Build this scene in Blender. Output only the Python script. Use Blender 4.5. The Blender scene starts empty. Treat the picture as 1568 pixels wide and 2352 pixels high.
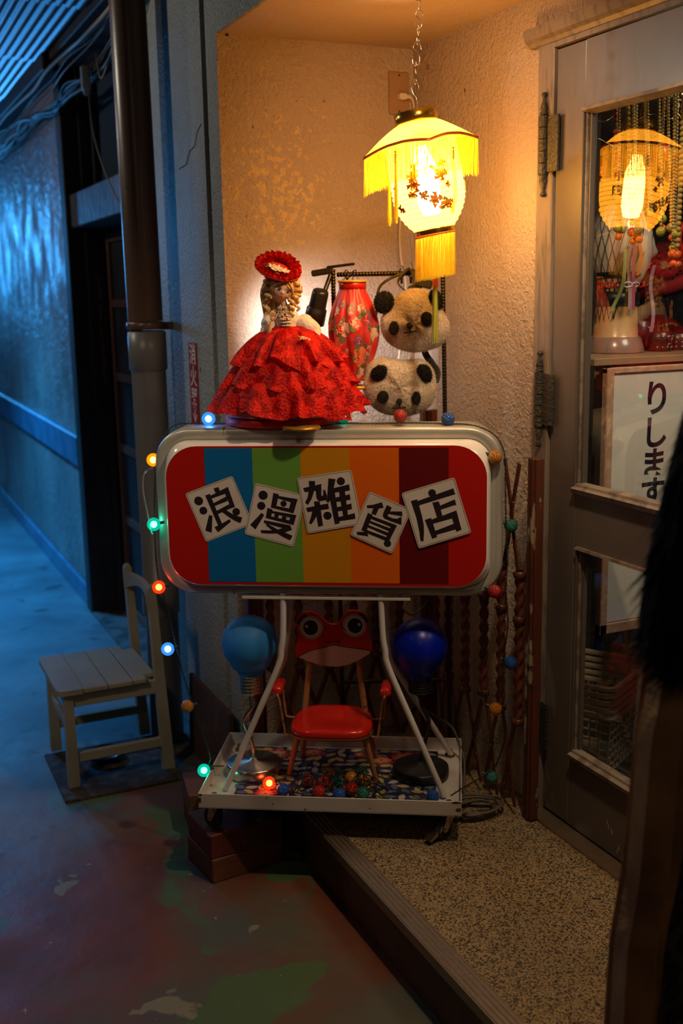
import bpy, bmesh, math, random
from mathutils import Vector, Matrix, Euler, noise
import json
R = math.radians
sc = bpy.context.scene
COL = sc.collection
random.seed(7)

# ------------------------------------------------------------------ camera, world, light, exposure
CAM_H = 1.47
def cam_matrix(yaw, pit, rol):
    fw = Vector((math.sin(yaw)*math.cos(pit), math.cos(yaw)*math.cos(pit), -math.sin(pit)))
    rt = Vector((math.cos(yaw), -math.sin(yaw), 0)); up = rt.cross(fw)
    r2 = rt*math.cos(rol)+up*math.sin(rol); u2 = up*math.cos(rol)-rt*math.sin(rol)
    m = Matrix((r2, u2, -fw)).transposed().to_4x4(); m.translation = (0, 0, CAM_H); return m
cd = bpy.data.cameras.new('camera'); cam = bpy.data.objects.new('camera', cd); COL.objects.link(cam)
cam.matrix_world = cam_matrix(R(24.32), R(11.45), R(-1.06))
cd.sensor_fit = 'VERTICAL'; cd.sensor_height = 36; cd.sensor_width = 24; cd.lens = 2500/2352*36
cd.clip_start = .02; cd.dof.use_dof = True; cd.dof.focus_distance = 2.5; cd.dof.aperture_fstop = 2.8
sc.camera = cam
w = bpy.data.worlds.new('night'); sc.world = w; w.use_nodes = True
w.node_tree.nodes['Background'].inputs[0].default_value = (.18, .24, .36, 1)
w.node_tree.nodes['Background'].inputs[1].default_value = .02
def light(name, kind, loc, energy, color, target=None, size=.1, spot=None, blend=.3, size_y=None):
    l = bpy.data.lights.new(name, kind); l.energy = energy; l.color = color
    if kind == 'AREA':
        l.size = size
        if size_y: l.shape = 'RECTANGLE'; l.size_y = size_y
    else: l.shadow_soft_size = size
    if kind == 'SPOT': l.spot_size = R(spot); l.spot_blend = blend
    o = bpy.data.objects.new(name, l); COL.objects.link(o); o.location = loc
    if target is not None: o.rotation_euler = (Vector(target)-Vector(loc)).to_track_quat('-Z', 'Y').to_euler()
    return o
light('alley_blue_lamp', 'POINT', (.42, 9.0, 1.95), 30, (.06, .40, 1), None, .12)
light('alley_floor_blue_fill', 'SPOT', (-.05, 6.3, 2.3), 330, (.02, .38, 1), (-.15, 5.9, 0), .12, 112, .8)  # added unseen spot, lifts the blue on the floor and lower wall
light('alley_blue_lamp_far', 'AREA', (-.1, 13.5, 1.9), 45, (.04, .38, 1), (.6, 5, .9), .8)
light('alley_tube_lamp', 'SPOT', (-.45, 4.05, 2.36), 24, (1, .92, .76), (.97, 3.05, 2.0), .05, 84, .7)
light('alley_neutral_fill', 'POINT', (-.15, 5.3, 2.25), 6, (1, .86, .72), None, .03)  # added weak neutral fill for the far wall, no fixture of its own
light('alley_chair_fill', 'SPOT', (-.75, 1.7, 2.5), 42, (1, .80, .58), (.75, 3.2, .7), .12, 44, 1)  # added warm fill aimed at the camera-facing side of the wooden chair
light('alley_camera_side_fill', 'POINT', (-.5, -.7, 2.5), 5, (1, .78, .55), None, .12)  # added fill behind the camera, brightens the coat and sign fronts
light('porch_downlight', 'SPOT', (1.16, 1.5, 2.10), 34, (1, .70, .42), (1.18, 1.72, 0), .035, 132, .5)
light('porch_lamp', 'SPOT', (1.08, 1.75, 2.105), 11, (1, .60, .32), (1.50, 2.5, 1.7), .03, 80, .8)
light('shop_ceiling_lamp', 'AREA', (2.0, 1.3, 2.22), 9, (1, .84, .66), (1.9, 2.1, .8), .4)
light('shop_back_lamp', 'POINT', (2.9, 3.4, 2.0), 3, (1, .75, .45), None, .1)
vs = sc.view_settings
vs.view_transform = 'Standard'; vs.look = 'None'; vs.gamma = 1; vs.use_curve_mapping = False; vs.exposure = 0.0
sc.cycles.max_bounces = 8; sc.cycles.transparent_max_bounces = 24; sc.cycles.transmission_bounces = 8
sc.cycles.caustics_reflective = False; sc.cycles.caustics_refractive = False
sc.cycles.sample_clamp_indirect = 4

# ------------------------------------------------------------------ materials
MAT = {}
def mat(name, col=(.5, .5, .5), rough=.6, metal=0, bump=None, var=None, emit=None, coat=0, trans=0, spec=None, sheen=0, sss=0, ior=None, back=None):
    """bump=(scale,strength[,detail[,stretch]])  var=(scale,color2,lo,hi) noise blend to color2; var may be a list"""
    if name in MAT: return MAT[name]
    m = bpy.data.materials.new(name); m.use_nodes = True; nt = m.node_tree; n = nt.nodes; L = nt.links
    p = n['Principled BSDF']; p.inputs['Base Color'].default_value = (*col, 1)
    p.inputs['Roughness'].default_value = rough; p.inputs['Metallic'].default_value = metal
    if coat: p.inputs['Coat Weight'].default_value = coat; p.inputs['Coat Roughness'].default_value = .08
    if trans: p.inputs['Transmission Weight'].default_value = trans
    if spec is not None: p.inputs['Specular IOR Level'].default_value = spec
    if sheen: p.inputs['Sheen Weight'].default_value = sheen
    if sss: p.inputs['Subsurface Weight'].default_value = sss; p.inputs['Subsurface Scale'].default_value = .01
    if ior: p.inputs['IOR'].default_value = ior
    if emit: p.inputs['Emission Color'].default_value = (*emit[0], 1); p.inputs['Emission Strength'].default_value = emit[1]
    tc = n.new('ShaderNodeTexCoord')
    if var:
        cur = None
        for k, v in enumerate(var if isinstance(var, list) else [var]):
            nz = n.new('ShaderNodeTexNoise'); nz.inputs['Scale'].default_value = v[0]; nz.inputs['Detail'].default_value = 6
            mp = n.new('ShaderNodeMapping'); mp.inputs['Location'].default_value = (3.7*k, 1.3*k, 5.1*k)
            if len(v) > 4: mp.inputs['Scale'].default_value = v[4]
            L.new(tc.outputs['Object'], mp.inputs[0]); L.new(mp.outputs[0], nz.inputs['Vector'])
            r = n.new('ShaderNodeMapRange'); r.inputs[1].default_value = v[2]; r.inputs[2].default_value = v[3]
            L.new(nz.outputs[0], r.inputs[0])
            mx = n.new('ShaderNodeMix'); mx.data_type = 'RGBA'; mx.inputs[7].default_value = (*v[1], 1)
            if cur is None: mx.inputs[6].default_value = (*col, 1)
            else: L.new(cur, mx.inputs[6])
            L.new(r.outputs[0], mx.inputs[0]); cur = mx.outputs[2]
        L.new(cur, p.inputs['Base Color'])
    if bump:
        nz = n.new('ShaderNodeTexNoise'); nz.inputs['Scale'].default_value = bump[0]
        nz.inputs['Detail'].default_value = bump[2] if len(bump) > 2 else 3
        mp = n.new('ShaderNodeMapping'); L.new(tc.outputs['Object'], mp.inputs[0]); L.new(mp.outputs[0], nz.inputs['Vector'])
        if len(bump) > 3: mp.inputs['Scale'].default_value = bump[3]
        b = n.new('ShaderNodeBump'); b.inputs['Strength'].default_value = bump[1]; b.inputs['Distance'].default_value = .01
        L.new(nz.outputs[0], b.inputs['Height']); L.new(b.outputs[0], p.inputs['Normal'])
    MAT[name] = m; return m

def node_mat(name):
    m = bpy.data.materials.new(name); m.use_nodes = True; MAT[name] = m
    return m, m.node_tree.nodes, m.node_tree.links, m.node_tree.nodes['Principled BSDF']

def stucco(name, col, col2, rough=.62, scale=95, strength=.7, spec=.5, peel=None):
    m, n, L, p = node_mat(name)
    tc = n.new('ShaderNodeTexCoord')
    a = n.new('ShaderNodeTexNoise'); a.inputs['Scale'].default_value = scale; a.inputs['Detail'].default_value = 4; a.inputs['Distortion'].default_value = 1.2
    v = n.new('ShaderNodeTexVoronoi'); v.inputs['Scale'].default_value = scale*.9; v.feature = 'SMOOTH_F1'
    wv = n.new('ShaderNodeTexNoise'); wv.inputs['Scale'].default_value = scale*.35; wv.inputs['Detail'].default_value = 1
    L.new(tc.outputs['Object'], a.inputs['Vector']); L.new(tc.outputs['Object'], wv.inputs['Vector'])
    ad = n.new('ShaderNodeVectorMath'); ad.operation = 'MULTIPLY_ADD'; ad.inputs[1].default_value = (.02,)*3
    L.new(wv.outputs['Color'], ad.inputs[0]); L.new(tc.outputs['Object'], ad.inputs[2]); L.new(ad.outputs[0], v.inputs['Vector'])
    s = n.new('ShaderNodeMath'); s.operation = 'MULTIPLY_ADD'; s.inputs[1].default_value = -.55
    L.new(v.outputs[0], s.inputs[0]); L.new(a.outputs[0], s.inputs[2])
    b = n.new('ShaderNodeBump'); b.inputs['Strength'].default_value = strength; b.inputs['Distance'].default_value = .010
    L.new(s.outputs[0], b.inputs['Height']); L.new(b.outputs[0], p.inputs['Normal'])
    big = n.new('ShaderNodeTexNoise'); big.inputs['Scale'].default_value = 2.2; big.inputs['Detail'].default_value = 6
    L.new(tc.outputs['Object'], big.inputs['Vector'])
    r = n.new('ShaderNodeMapRange'); r.inputs[1].default_value = .4; r.inputs[2].default_value = .68; L.new(big.outputs[0], r.inputs[0])
    mx = n.new('ShaderNodeMix'); mx.data_type = 'RGBA'; mx.inputs[6].default_value = (*col, 1); mx.inputs[7].default_value = (*col2, 1)
    L.new(r.outputs[0], mx.inputs[0]); out = mx.outputs[2]
    # small dark pits
    pit = n.new('ShaderNodeTexNoise'); pit.inputs['Scale'].default_value = 26; pit.inputs['Detail'].default_value = 2; L.new(tc.outputs['Object'], pit.inputs['Vector'])
    r2 = n.new('ShaderNodeMapRange'); r2.inputs[1].default_value = .76; r2.inputs[2].default_value = .79; L.new(pit.outputs[0], r2.inputs[0])
    m2 = n.new('ShaderNodeMix'); m2.data_type = 'RGBA'; m2.inputs[7].default_value = (.05, .035, .03, 1); L.new(out, m2.inputs[6]); L.new(r2.outputs[0], m2.inputs[0]); out = m2.outputs[2]
    p.inputs['Roughness'].default_value = rough; p.inputs['Specular IOR Level'].default_value = spec
    if peel:   # worn glossy paint flakes inside a box on the wall: (centre, radii)
        mp = n.new('ShaderNodeMapping'); mp.vector_type = 'POINT'
        c, rr = peel
        mp.inputs['Location'].default_value = [-c[i]/rr[i] for i in range(3)]; mp.inputs['Scale'].default_value = [1/x for x in rr]
        L.new(tc.outputs['Object'], mp.inputs[0])
        ln = n.new('ShaderNodeVectorMath'); ln.operation = 'LENGTH'; L.new(mp.outputs[0], ln.inputs[0])
        fl = n.new('ShaderNodeTexNoise'); fl.inputs['Scale'].default_value = 55; fl.inputs['Detail'].default_value = 2; L.new(tc.outputs['Object'], fl.inputs['Vector'])
        sub = n.new('ShaderNodeMath'); sub.operation = 'MULTIPLY_ADD'; sub.inputs[1].default_value = -.10; L.new(ln.outputs['Value'], sub.inputs[0]); L.new(fl.outputs[0], sub.inputs[2])
        r3 = n.new('ShaderNodeMapRange'); r3.inputs[1].default_value = .47; r3.inputs[2].default_value = .48; L.new(sub.outputs[0], r3.inputs[0])
        m3 = n.new('ShaderNodeMix'); m3.data_type = 'RGBA'; m3.inputs[7].default_value = (.72, .56, .30, 1); L.new(out, m3.inputs[6]); L.new(r3.outputs[0], m3.inputs[0]); out = m3.outputs[2]
        m4 = n.new('ShaderNodeMix'); m4.inputs[2].default_value = rough; m4.inputs[3].default_value = .25; L.new(r3.outputs[0], m4.inputs[0]); L.new(m4.outputs[0], p.inputs['Roughness'])
    L.new(out, p.inputs['Base Color'])
    return m

def glass(name, tint=(1, 1, 1), ior=1.5):
    """thin pane: fresnel mix of clear transparency and a mirror, good from any side"""
    m, n, L, p = node_mat(name); n.remove(p)
    t = n.new('ShaderNodeBsdfTransparent'); t.inputs[0].default_value = (*tint, 1)
    g = n.new('ShaderNodeBsdfGlossy'); g.inputs['Roughness'].default_value = 0.0
    f = n.new('ShaderNodeFresnel'); f.inputs[0].default_value = ior
    x = n.new('ShaderNodeMixShader'); ge = n.new('ShaderNodeNewGeometry'); k = n.new('ShaderNodeMath'); k.operation = 'SUBTRACT'; k.inputs[0].default_value = 1; L.new(ge.outputs['Backfacing'], k.inputs[1]); k2 = n.new('ShaderNodeMath'); k2.operation = 'MULTIPLY'; L.new(k.outputs[0], k2.inputs[0]); L.new(f.outputs[0], k2.inputs[1]); L.new(k2.outputs[0], x.inputs[0]); L.new(t.outputs[0], x.inputs[1]); L.new(g.outputs[0], x.inputs[2])
    L.new(x.outputs[0], n['Material Output'].inputs[0]); return m

# ------------------------------------------------------------------ mesh builder
class MB:
    def __init__(s): s.v = []; s.f = []; s.s = []; s.m = []; s.mi = 0
    def add(s, vs, fs, smooth=False, M=None):
        b = len(s.v)
        s.v += [tuple(M @ Vector(q)) if M is not None else tuple(q) for q in vs]
        for f in fs: s.f.append([b+i for i in f]); s.s.append(smooth); s.m.append(s.mi)
        return s
    def mat(s, i): s.mi = i; return s
    def box(s, x0, x1, y0, y1, z0, z1, bev=0, M=None, seg=1):
        if bev <= 0:
            vs = [(x, y, z) for z in (z0, z1) for y in (y0, y1) for x in (x0, x1)]
            return s.add(vs, [(0, 2, 3, 1), (4, 5, 7, 6), (0, 1, 5, 4), (2, 6, 7, 3), (0, 4, 6, 2), (1, 3, 7, 5)], False, M)
        bm = bmesh.new(); bmesh.ops.create_cube(bm, size=1)
        for v in bm.verts: v.co = ((x0+x1)/2+v.co.x*(x1-x0), (y0+y1)/2+v.co.y*(y1-y0), (z0+z1)/2+v.co.z*(z1-z0))
        bmesh.ops.bevel(bm, geom=bm.edges[:], offset=bev, segments=seg, affect='EDGES', profile=.5)
        s.bm(bm, M, seg > 1); return s
    def bm(s, bm, M=None, smooth=False):
        bm.verts.index_update()
        s.add([v.co[:] for v in bm.verts], [[v.index for v in f.verts] for f in bm.faces], smooth, M); bm.free(); return s
    def tube(s, pts, r, n=8, cap=True, closed=False, smooth=True, flat=None):
        """r number or list; flat=(w,t) for a flat strip section"""
        P = [Vector(p) for p in pts]; N = len(P); rs = r if isinstance(r, (list, tuple)) else [r]*N
        T = []
        for i in range(N):
            a = P[(i-1) % N] if closed or i > 0 else P[i]; b = P[(i+1) % N] if closed or i < N-1 else P[i]
            t = (b-a); T.append(t.normalized() if t.length > 1e-9 else Vector((0, 0, 1)))
        u = T[0].orthogonal().normalized()
        if abs(T[0].z) < .99: u = T[0].cross(Vector((0, 0, 1))).normalized()
        b0 = len(s.v); vs = []
        for i in range(N):
            u = (u-T[i]*u.dot(T[i])); u = u.normalized() if u.length > 1e-6 else T[i].orthogonal().normalized(); w2 = T[i].cross(u)
            for k in range(n):
                a = 2*math.pi*(k+(.5 if n == 4 else 0))/n
                ru, rw = (rs[i], rs[i]) if flat is None else flat
                vs.append(P[i]+u*math.cos(a)*ru+w2*math.sin(a)*rw)
        fs = []
        for i in range(N if closed else N-1):
            j = (i+1) % N
            for k in range(n): fs.append((i*n+k, i*n+(k+1) % n, j*n+(k+1) % n, j*n+k))
        s.add(vs, fs, smooth)
        if cap and not closed: s.add(vs[:n], [tuple(range(n))[::-1]]); s.add(vs[-n:], [tuple(range(n))])
        return s
    def cyl(s, a, b, r, r2=None, n=16, smooth=True): return s.tube([a, b], [r, r if r2 is None else r2], n, True, False, smooth)
    def lathe(s, prof, n=24, c=(0, 0, 0), M=None, smooth=True, mod=None):
        """prof list of (r,z)"""
        vs = []
        for j, (r, z) in enumerate(prof):
            for k in range(n):
                a = 2*math.pi*k/n; rr = r; zz = z
                if mod: rr, zz = mod(r, z, a, j)
                vs.append((c[0]+rr*math.cos(a), c[1]+rr*math.sin(a), c[2]+zz))
        fs = [(j*n+k, j*n+(k+1) % n, (j+1)*n+(k+1) % n, (j+1)*n+k) for j in range(len(prof)-1) for k in range(n)]
        return s.add(vs, fs, smooth, M)
    def ball(s, c, r, n=16, m=10, M=None):
        rx, ry, rz = (r, r, r) if not isinstance(r, (tuple, list)) else r
        vs = [(c[0], c[1], c[2]-rz)]+[(c[0]+rx*math.sin(math.pi*j/m)*math.cos(2*math.pi*k/n), c[1]+ry*math.sin(math.pi*j/m)*math.sin(2*math.pi*k/n), c[2]-rz*math.cos(math.pi*j/m)) for j in range(1, m) for k in range(n)]+[(c[0], c[1], c[2]+rz)]
        fs = [(0, 1+(k+1) % n, 1+k) for k in range(n)]
        for j in range(m-2): fs += [(1+j*n+k, 1+j*n+(k+1) % n, 1+(j+1)*n+(k+1) % n, 1+(j+1)*n+k) for k in range(n)]
        e = len(vs)-1; fs += [(e, e-n+k, e-n+(k+1) % n) for k in range(n)]
        return s.add(vs, fs, True, M)
    def prism(s, poly, t, M=None, smooth=False, back=True):
        """poly in local xz plane (x,z), extruded from y=0 to y=t (front face at y=0 looks to -y)"""
        n = len(poly); vs = [(x, 0, z) for x, z in poly]+[(x, t, z) for x, z in poly]
        a = sum(poly[i][0]*poly[(i+1) % n][1]-poly[(i+1) % n][0]*poly[i][1] for i in range(n))
        idx = list(range(n)) if a > 0 else list(range(n))[::-1]
        fs = [tuple(idx)]
        if back: fs.append(tuple(n+i for i in idx[::-1]))
        s.add(vs, fs, False, M)
        fs = [(idx[(k+1) % n], idx[k], n+idx[k], n+idx[(k+1) % n]) for k in range(n)]
        b = len(s.v)-2*n
        for f in fs: s.f.append([b+i for i in f]); s.s.append(smooth); s.m.append(s.mi)
        return s
    def grid(s, fn, nu, nv, smooth=True, M=None):
        vs = [fn(i/nu, j/nv) for j in range(nv+1) for i in range(nu+1)]
        fs = [(j*(nu+1)+i, j*(nu+1)+i+1, (j+1)*(nu+1)+i+1, (j+1)*(nu+1)+i) for j in range(nv) for i in range(nu)]
        return s.add(vs, fs, smooth, M)
    def build(s, name, mats, parent=None, label=None, kind=None):
        me = bpy.data.meshes.new(name); me.from_pydata(s.v, [], s.f)
        me.polygons.foreach_set('use_smooth', s.s); me.polygons.foreach_set('material_index', s.m)
        for m in (mats if isinstance(mats, (list, tuple)) else [mats]): me.materials.append(m)
        me.update(); o = bpy.data.objects.new(name, me); COL.objects.link(o)
        if parent: o.parent = parent
        if label: o['label'] = label
        if kind: o['kind'] = kind
        return o
def tag(o, label=None, cat=None, group=None, kind=None):
    for k, v in (('label', label), ('category', cat), ('group', group), ('kind', kind)):
        if v: o[k] = v
    return o
def thing(name, loc, rz=0, label=None, cat=None, group=None, kind=None, rot=None):
    o = bpy.data.objects.new(name, None); COL.objects.link(o); o.location = loc
    o.rotation_euler = rot if rot else (0, 0, rz); o.empty_display_size = .05
    return tag(o, label, cat, group, kind)
def rrect(x0, x1, z0, z1, r, n=8):
    p = []
    for cx, cz, a0 in ((x1-r, z1-r, 0), (x0+r, z1-r, 90), (x0+r, z0+r, 180), (x1-r, z0+r, 270)):
        for k in range(n+1):
            a = R(a0+90*k/n); p.append((cx+r*math.cos(a), cz+r*math.sin(a)))
    return p
def spline(pts, n=8):
    P = [Vector(p) for p in pts]; out = []
    for i in range(len(P)-1):
        p0 = P[max(i-1, 0)]; p1 = P[i]; p2 = P[i+1]; p3 = P[min(i+2, len(P)-1)]
        for k in range(n):
            t = k/n; out.append(.5*((2*p1)+(-p0+p2)*t+(2*p0-5*p1+4*p2-p3)*t*t+(-p0+3*p1-3*p2+p3)*t**3))
    out.append(P[-1]); return out
def twisted(mb, pts, r=.0011, amp=.0016, pitch=.018, n=5, step=.004):
    """two wires twisted round a smooth path"""
    P = spline(pts, 10); L = [0]
    for a, b in zip(P, P[1:]): L.append(L[-1]+(b-a).length)
    N = max(4, int(L[-1]/step)); Q = []; j = 0
    for i in range(N+1):
        d = L[-1]*i/N
        while j < len(L)-2 and L[j+1] < d: j += 1
        Q.append(P[j].lerp(P[j+1], (d-L[j])/max(L[j+1]-L[j], 1e-9)))
    for ph in (0, math.pi):
        out = []
        for i, q in enumerate(Q):
            t = (Q[min(i+1, N)]-Q[max(i-1, 0)]).normalized(); u = t.orthogonal().normalized()
            ref = Vector((.3, .9, .2)); u = t.cross(ref).normalized(); v = t.cross(u); a = 2*math.pi*i*step/pitch+ph
            out.append(q+(u*math.cos(a)+v*math.sin(a))*amp)
        mb.tube(out, r, n)
    return mb
def fur(mb, tris, count, length, width, down=(0, 0, -.4), rnd=.5, seg=1):
    """hair blades over a list of (a,b,c) triangles"""
    T = [(Vector(a), Vector(b), Vector(c)) for a, b, c in tris]
    ar = [(b-a).cross(c-a).length for a, b, c in T]; tot = sum(ar); rn = random.Random(11)
    dn = Vector(down)
    for (a, b, c), A in zip(T, ar):
        k = count*A/tot; k = int(k)+(rn.random() < k-int(k)); nrm = (b-a).cross(c-a).normalized()
        for _ in range(k):
            x, y = rn.random(), rn.random()
            if x+y > 1: x, y = 1-x, 1-y
            p = a+(b-a)*x+(c-a)*y
            d = (nrm+dn+Vector((rn.uniform(-1, 1), rn.uniform(-1, 1), rn.uniform(-1, 1)))*rnd).normalized()
            l = length*rn.uniform(.6, 1.15); s = d.cross(Vector((rn.uniform(-1, 1), rn.uniform(-1, 1), rn.uniform(-1, 1)))).normalized()*width
            if seg == 1: mb.add([p-s, p+s, p+d*l], [(0, 1, 2)], True)
            else:
                q = p+d*l*.5; e = q+(d+dn*.5).normalized()*l*.5
                mb.add([p-s, p+s, q-s*.7, q+s*.7, e], [(0, 1, 3, 2), (2, 3, 4)], True)
def tris_of(mb):
    out = []
    for f in mb.f:
        for k in range(1, len(f)-1): out.append((mb.v[f[0]], mb.v[f[k]], mb.v[f[k+1]]))
    return out
def text_mesh(body, size, M, ext=.0, bold=0.0):
    c = bpy.data.curves.new('t', 'FONT'); c.body = body; c.size = size; c.align_x = 'CENTER'; c.align_y = 'CENTER'; c.offset = bold; c.extrude = ext
    o = bpy.data.objects.new('t', c); COL.objects.link(o); bpy.context.view_layer.update()
    dg = bpy.context.evaluated_depsgraph_get(); me = o.evaluated_get(dg).to_mesh()
    vs = [tuple(M @ v.co) for v in me.vertices]; fs = [tuple(p.vertices) for p in me.polygons]
    o.evaluated_get(dg).to_mesh_clear(); bpy.data.objects.remove(o); bpy.data.curves.remove(c)
    return vs, fs
# the cart and everything round it stand turned 30.6 degrees clockwise
CART = (1.08, 2.45); CR = R(-30.6)
def cp(u, v, z=0): return (CART[0]+math.cos(CR)*u-math.sin(CR)*v, CART[1]+math.sin(CR)*u+math.cos(CR)*v, z)
PLAT = .135
# ------------------------------------------------------------------ the setting
XA = .967; XF = .985; XN = .985; YB = 2.876; XD = 1.547; ZC = 2.134
stw = stucco('stucco_porch', (.56, .46, .36), (.50, .41, .33), peel=((1.13, 2.87, 1.73), (.10, .08, .115)))
stg = stucco('stucco_alley', (.36, .36, .33), (.29, .29, .26), rough=.5, scale=110, strength=.8, spec=.6)
stc = stucco('stucco_ceiling', (.58, .45, .32), (.52, .40, .28), scale=60, strength=.35)
def floor_mat():
    m, n, L, p = node_mat('worn_floor_paint'); tc = n.new('ShaderNodeTexCoord'); cur = None
    def nz(sc_, lo, hi, det=8, off=0, dist=0):
        t = n.new('ShaderNodeTexNoise'); t.inputs['Scale'].default_value = sc_; t.inputs['Detail'].default_value = det; t.inputs['Distortion'].default_value = dist
        mp = n.new('ShaderNodeMapping'); mp.inputs['Location'].default_value = (off, off*.7, 0); L.new(tc.outputs['Object'], mp.inputs[0]); L.new(mp.outputs[0], t.inputs['Vector'])
        r = n.new('ShaderNodeMapRange'); r.inputs[1].default_value = lo; r.inputs[2].default_value = hi; L.new(t.outputs[0], r.inputs[0]); return r.outputs[0]
    def mix(f, a, b):
        x = n.new('ShaderNodeMix'); x.data_type = 'RGBA'; L.new(f, x.inputs[0])
        for i, c in ((6, a), (7, b)):
            if isinstance(c, tuple): x.inputs[i].default_value = (*c, 1)
            else: L.new(c, x.inputs[i])
        return x.outputs[2]
    c = mix(nz(5, .35, .7), (.19, .062, .032), (.11, .04, .026))
    c = mix(nz(1.1, .58, .66, 10, 4.2), c, (.09, .10, .08))
    c = mix(nz(2.3, .575, .60, 10, 9.1, .4), c, (.075, .135, .055))
    c = mix(nz(3.1, .655, .665, 12, 2.4, .6), c, (.22, .22, .15))
    c = mix(nz(40, .72, .75, 3), c, (.36, .33, .24))
    sx_ = n.new('ShaderNodeSeparateXYZ'); L.new(tc.outputs['Object'], sx_.inputs[0]); q1 = n.new('ShaderNodeMath'); q1.operation = 'MULTIPLY_ADD'; q1.inputs[1].default_value = -.75; L.new(sx_.outputs[0], q1.inputs[0]); L.new(sx_.outputs[1], q1.inputs[2])
    q2 = n.new('ShaderNodeMath'); q2.operation = 'MULTIPLY_ADD'; q2.inputs[1].default_value = 1.6; L.new(nz(1.6, 0, 1, 8, 3.3), q2.inputs[0]); L.new(q1.outputs[0], q2.inputs[2]); q3 = n.new('ShaderNodeMapRange'); q3.inputs[1].default_value = 3.0; q3.inputs[2].default_value = 4.1; L.new(q2.outputs[0], q3.inputs[0])
    bare = mix(nz(3, .35, .65, 9, 5), (.20, .25, .27), (.10, .13, .15)); bare = mix(nz(6, .62, .68, 6, 1), bare, (.05, .06, .07)); c = mix(q3.outputs[0], c, bare)
    L.new(c, p.inputs['Base Color'])
    r = nz(3.5, .3, .7, 6, 7); mr = n.new('ShaderNodeMapRange'); mr.inputs[3].default_value = .34; mr.inputs[4].default_value = .62; L.new(r, mr.inputs[0]); L.new(mr.outputs[0], p.inputs['Roughness'])
    b = n.new('ShaderNodeBump'); b.inputs['Strength'].default_value = .35; b.inputs['Distance'].default_value = .01; L.new(nz(9, 0, 1, 10), b.inputs['Height']); L.new(b.outputs[0], p.inputs['Normal'])
    return m
fm = floor_mat()
def terrazzo():
    m, n, L, p = node_mat('speckled_stone'); tc = n.new('ShaderNodeTexCoord')
    v = n.new('ShaderNodeTexNoise'); v.inputs['Scale'].default_value = 250; v.inputs['Detail'].default_value = 1.5; L.new(tc.outputs['Object'], v.inputs['Vector'])
    g = n.new('ShaderNodeTexNoise'); g.inputs['Scale'].default_value = 4; g.inputs['Detail'].default_value = 5; L.new(tc.outputs['Object'], g.inputs['Vector'])
    r = n.new('ShaderNodeValToRGB'); e = r.color_ramp.elements
    e[0].position = .40; e[0].color = (.022, .018, .014, 1); e[1].position = .47; e[1].color = (.24, .165, .08, 1)
    x = e.new(.62); x.color = (.38, .275, .14, 1); L.new(v.outputs[0], r.inputs[0])
    mx = n.new('ShaderNodeMix'); mx.data_type = 'RGBA'; mx.blend_type = 'MULTIPLY'; mx.inputs[0].default_value = .6
    r2 = n.new('ShaderNodeMapRange'); r2.inputs[1].default_value = .3; r2.inputs[2].default_value = .7; r2.inputs[3].default_value = .6; L.new(g.outputs[0], r2.inputs[0])
    L.new(r.outputs[0], mx.inputs[6]); L.new(r2.outputs[0], mx.inputs[7]); L.new(mx.outputs[2], p.inputs['Base Color'])
    p.inputs['Roughness'].default_value = .75
    b = n.new('ShaderNodeBump'); b.inputs['Strength'].default_value = .3; b.inputs['Distance'].default_value = .003; L.new(v.outputs[0], b.inputs['Height']); L.new(b.outputs[0], p.inputs['Normal'])
    return m
tz = terrazzo()
def S(name, mb, m, label=None): o = mb.build(name, m, None, label); o['kind'] = 'structure'; return o

mb = MB(); mb.box(-4, XA+.3, -1.5, 15, -.08, 0); S('floor', mb, fm, 'worn red-brown and green painted alley floor')
mb = MB(); mb.box(XN+.004, 1.62, -1.5, YB, -.06, PLAT-.001); S('floor_entrance', mb, tz, 'raised speckled stone entrance floor')
wood_r = mat('riser_wood', (.15, .07, .03), .6, bump=(30, .2), var=(6, (.08, .04, .02), .4, .7))
brass = mat('worn_nosing_metal', (.36, .28, .20), .42, .8, bump=(90, .05, 3, (.2, 4, 1)), var=(25, (.30, .21, .13), .56, .72))
mb = MB(); mb.box(XN-.004, XN+.004, -1.5, YB, 0, PLAT-.004)
tr = S('trim_1', mb, wood_r, 'brown board facing of the entrance step')
ns = MB(); ns.box(XN-.008, XN+.045, -1.5, YB-.002, PLAT-.001, PLAT+.002, .001); ns.box(XN-.008, XN-.002, -1.5, YB-.002, PLAT-.022, PLAT-.001)
ns.build('nosing', brass, tr, 'ridged metal step nosing')
bright_ridge = mat('worn_bright_metal', (.85, .74, .60), .30, .95)
for k in range(4):
    q = MB(); q.box(XN-.004+k*.012, XN+.001+k*.012, -1.5, YB-.002, PLAT+.002, PLAT+.0055, .0012); q.build('ridge', bright_ridge, tr)

# alley side of the building: strip beside the porch, with a vertical groove, and the fascia over it
mb = MB()
for y0, y1, x in ((YB, 2.968, XA), (2.968, 3.008, XA+.014), (3.008, 3.80, XA)): mb.box(x, XA+.12, y0, y1, 0, 3.3)
mb.box(XA, XA+.01, -1.5, YB, ZC, 3.3)
S('wall_alley', mb, stg, 'grey rough stucco wall strip behind the downpipe')
crk = MB(); pts = [(XA-.0005, 3.03, 1.93), (XA-.0005, 3.07, 1.915), (XA-.0005, 3.10, 1.88), (XA-.0005, 3.15, 1.872), (XA-.0005, 3.19, 1.84), (XA-.0005, 3.26, 1.835)]
crk.tube(pts, .0012, 4); crk.build('crack', mat('crack_dark', (.03, .025, .02), .9), bpy.data.objects['wall_alley'])
mb = MB(); mb.box(XA+.12, XD+.1, YB, YB+.1, 0, 3.3); mb.box(XA, XA+.12, YB-.0008, YB, 0, ZC); S('wall_back', mb, stw, 'beige stucco back wall of the porch')
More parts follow.
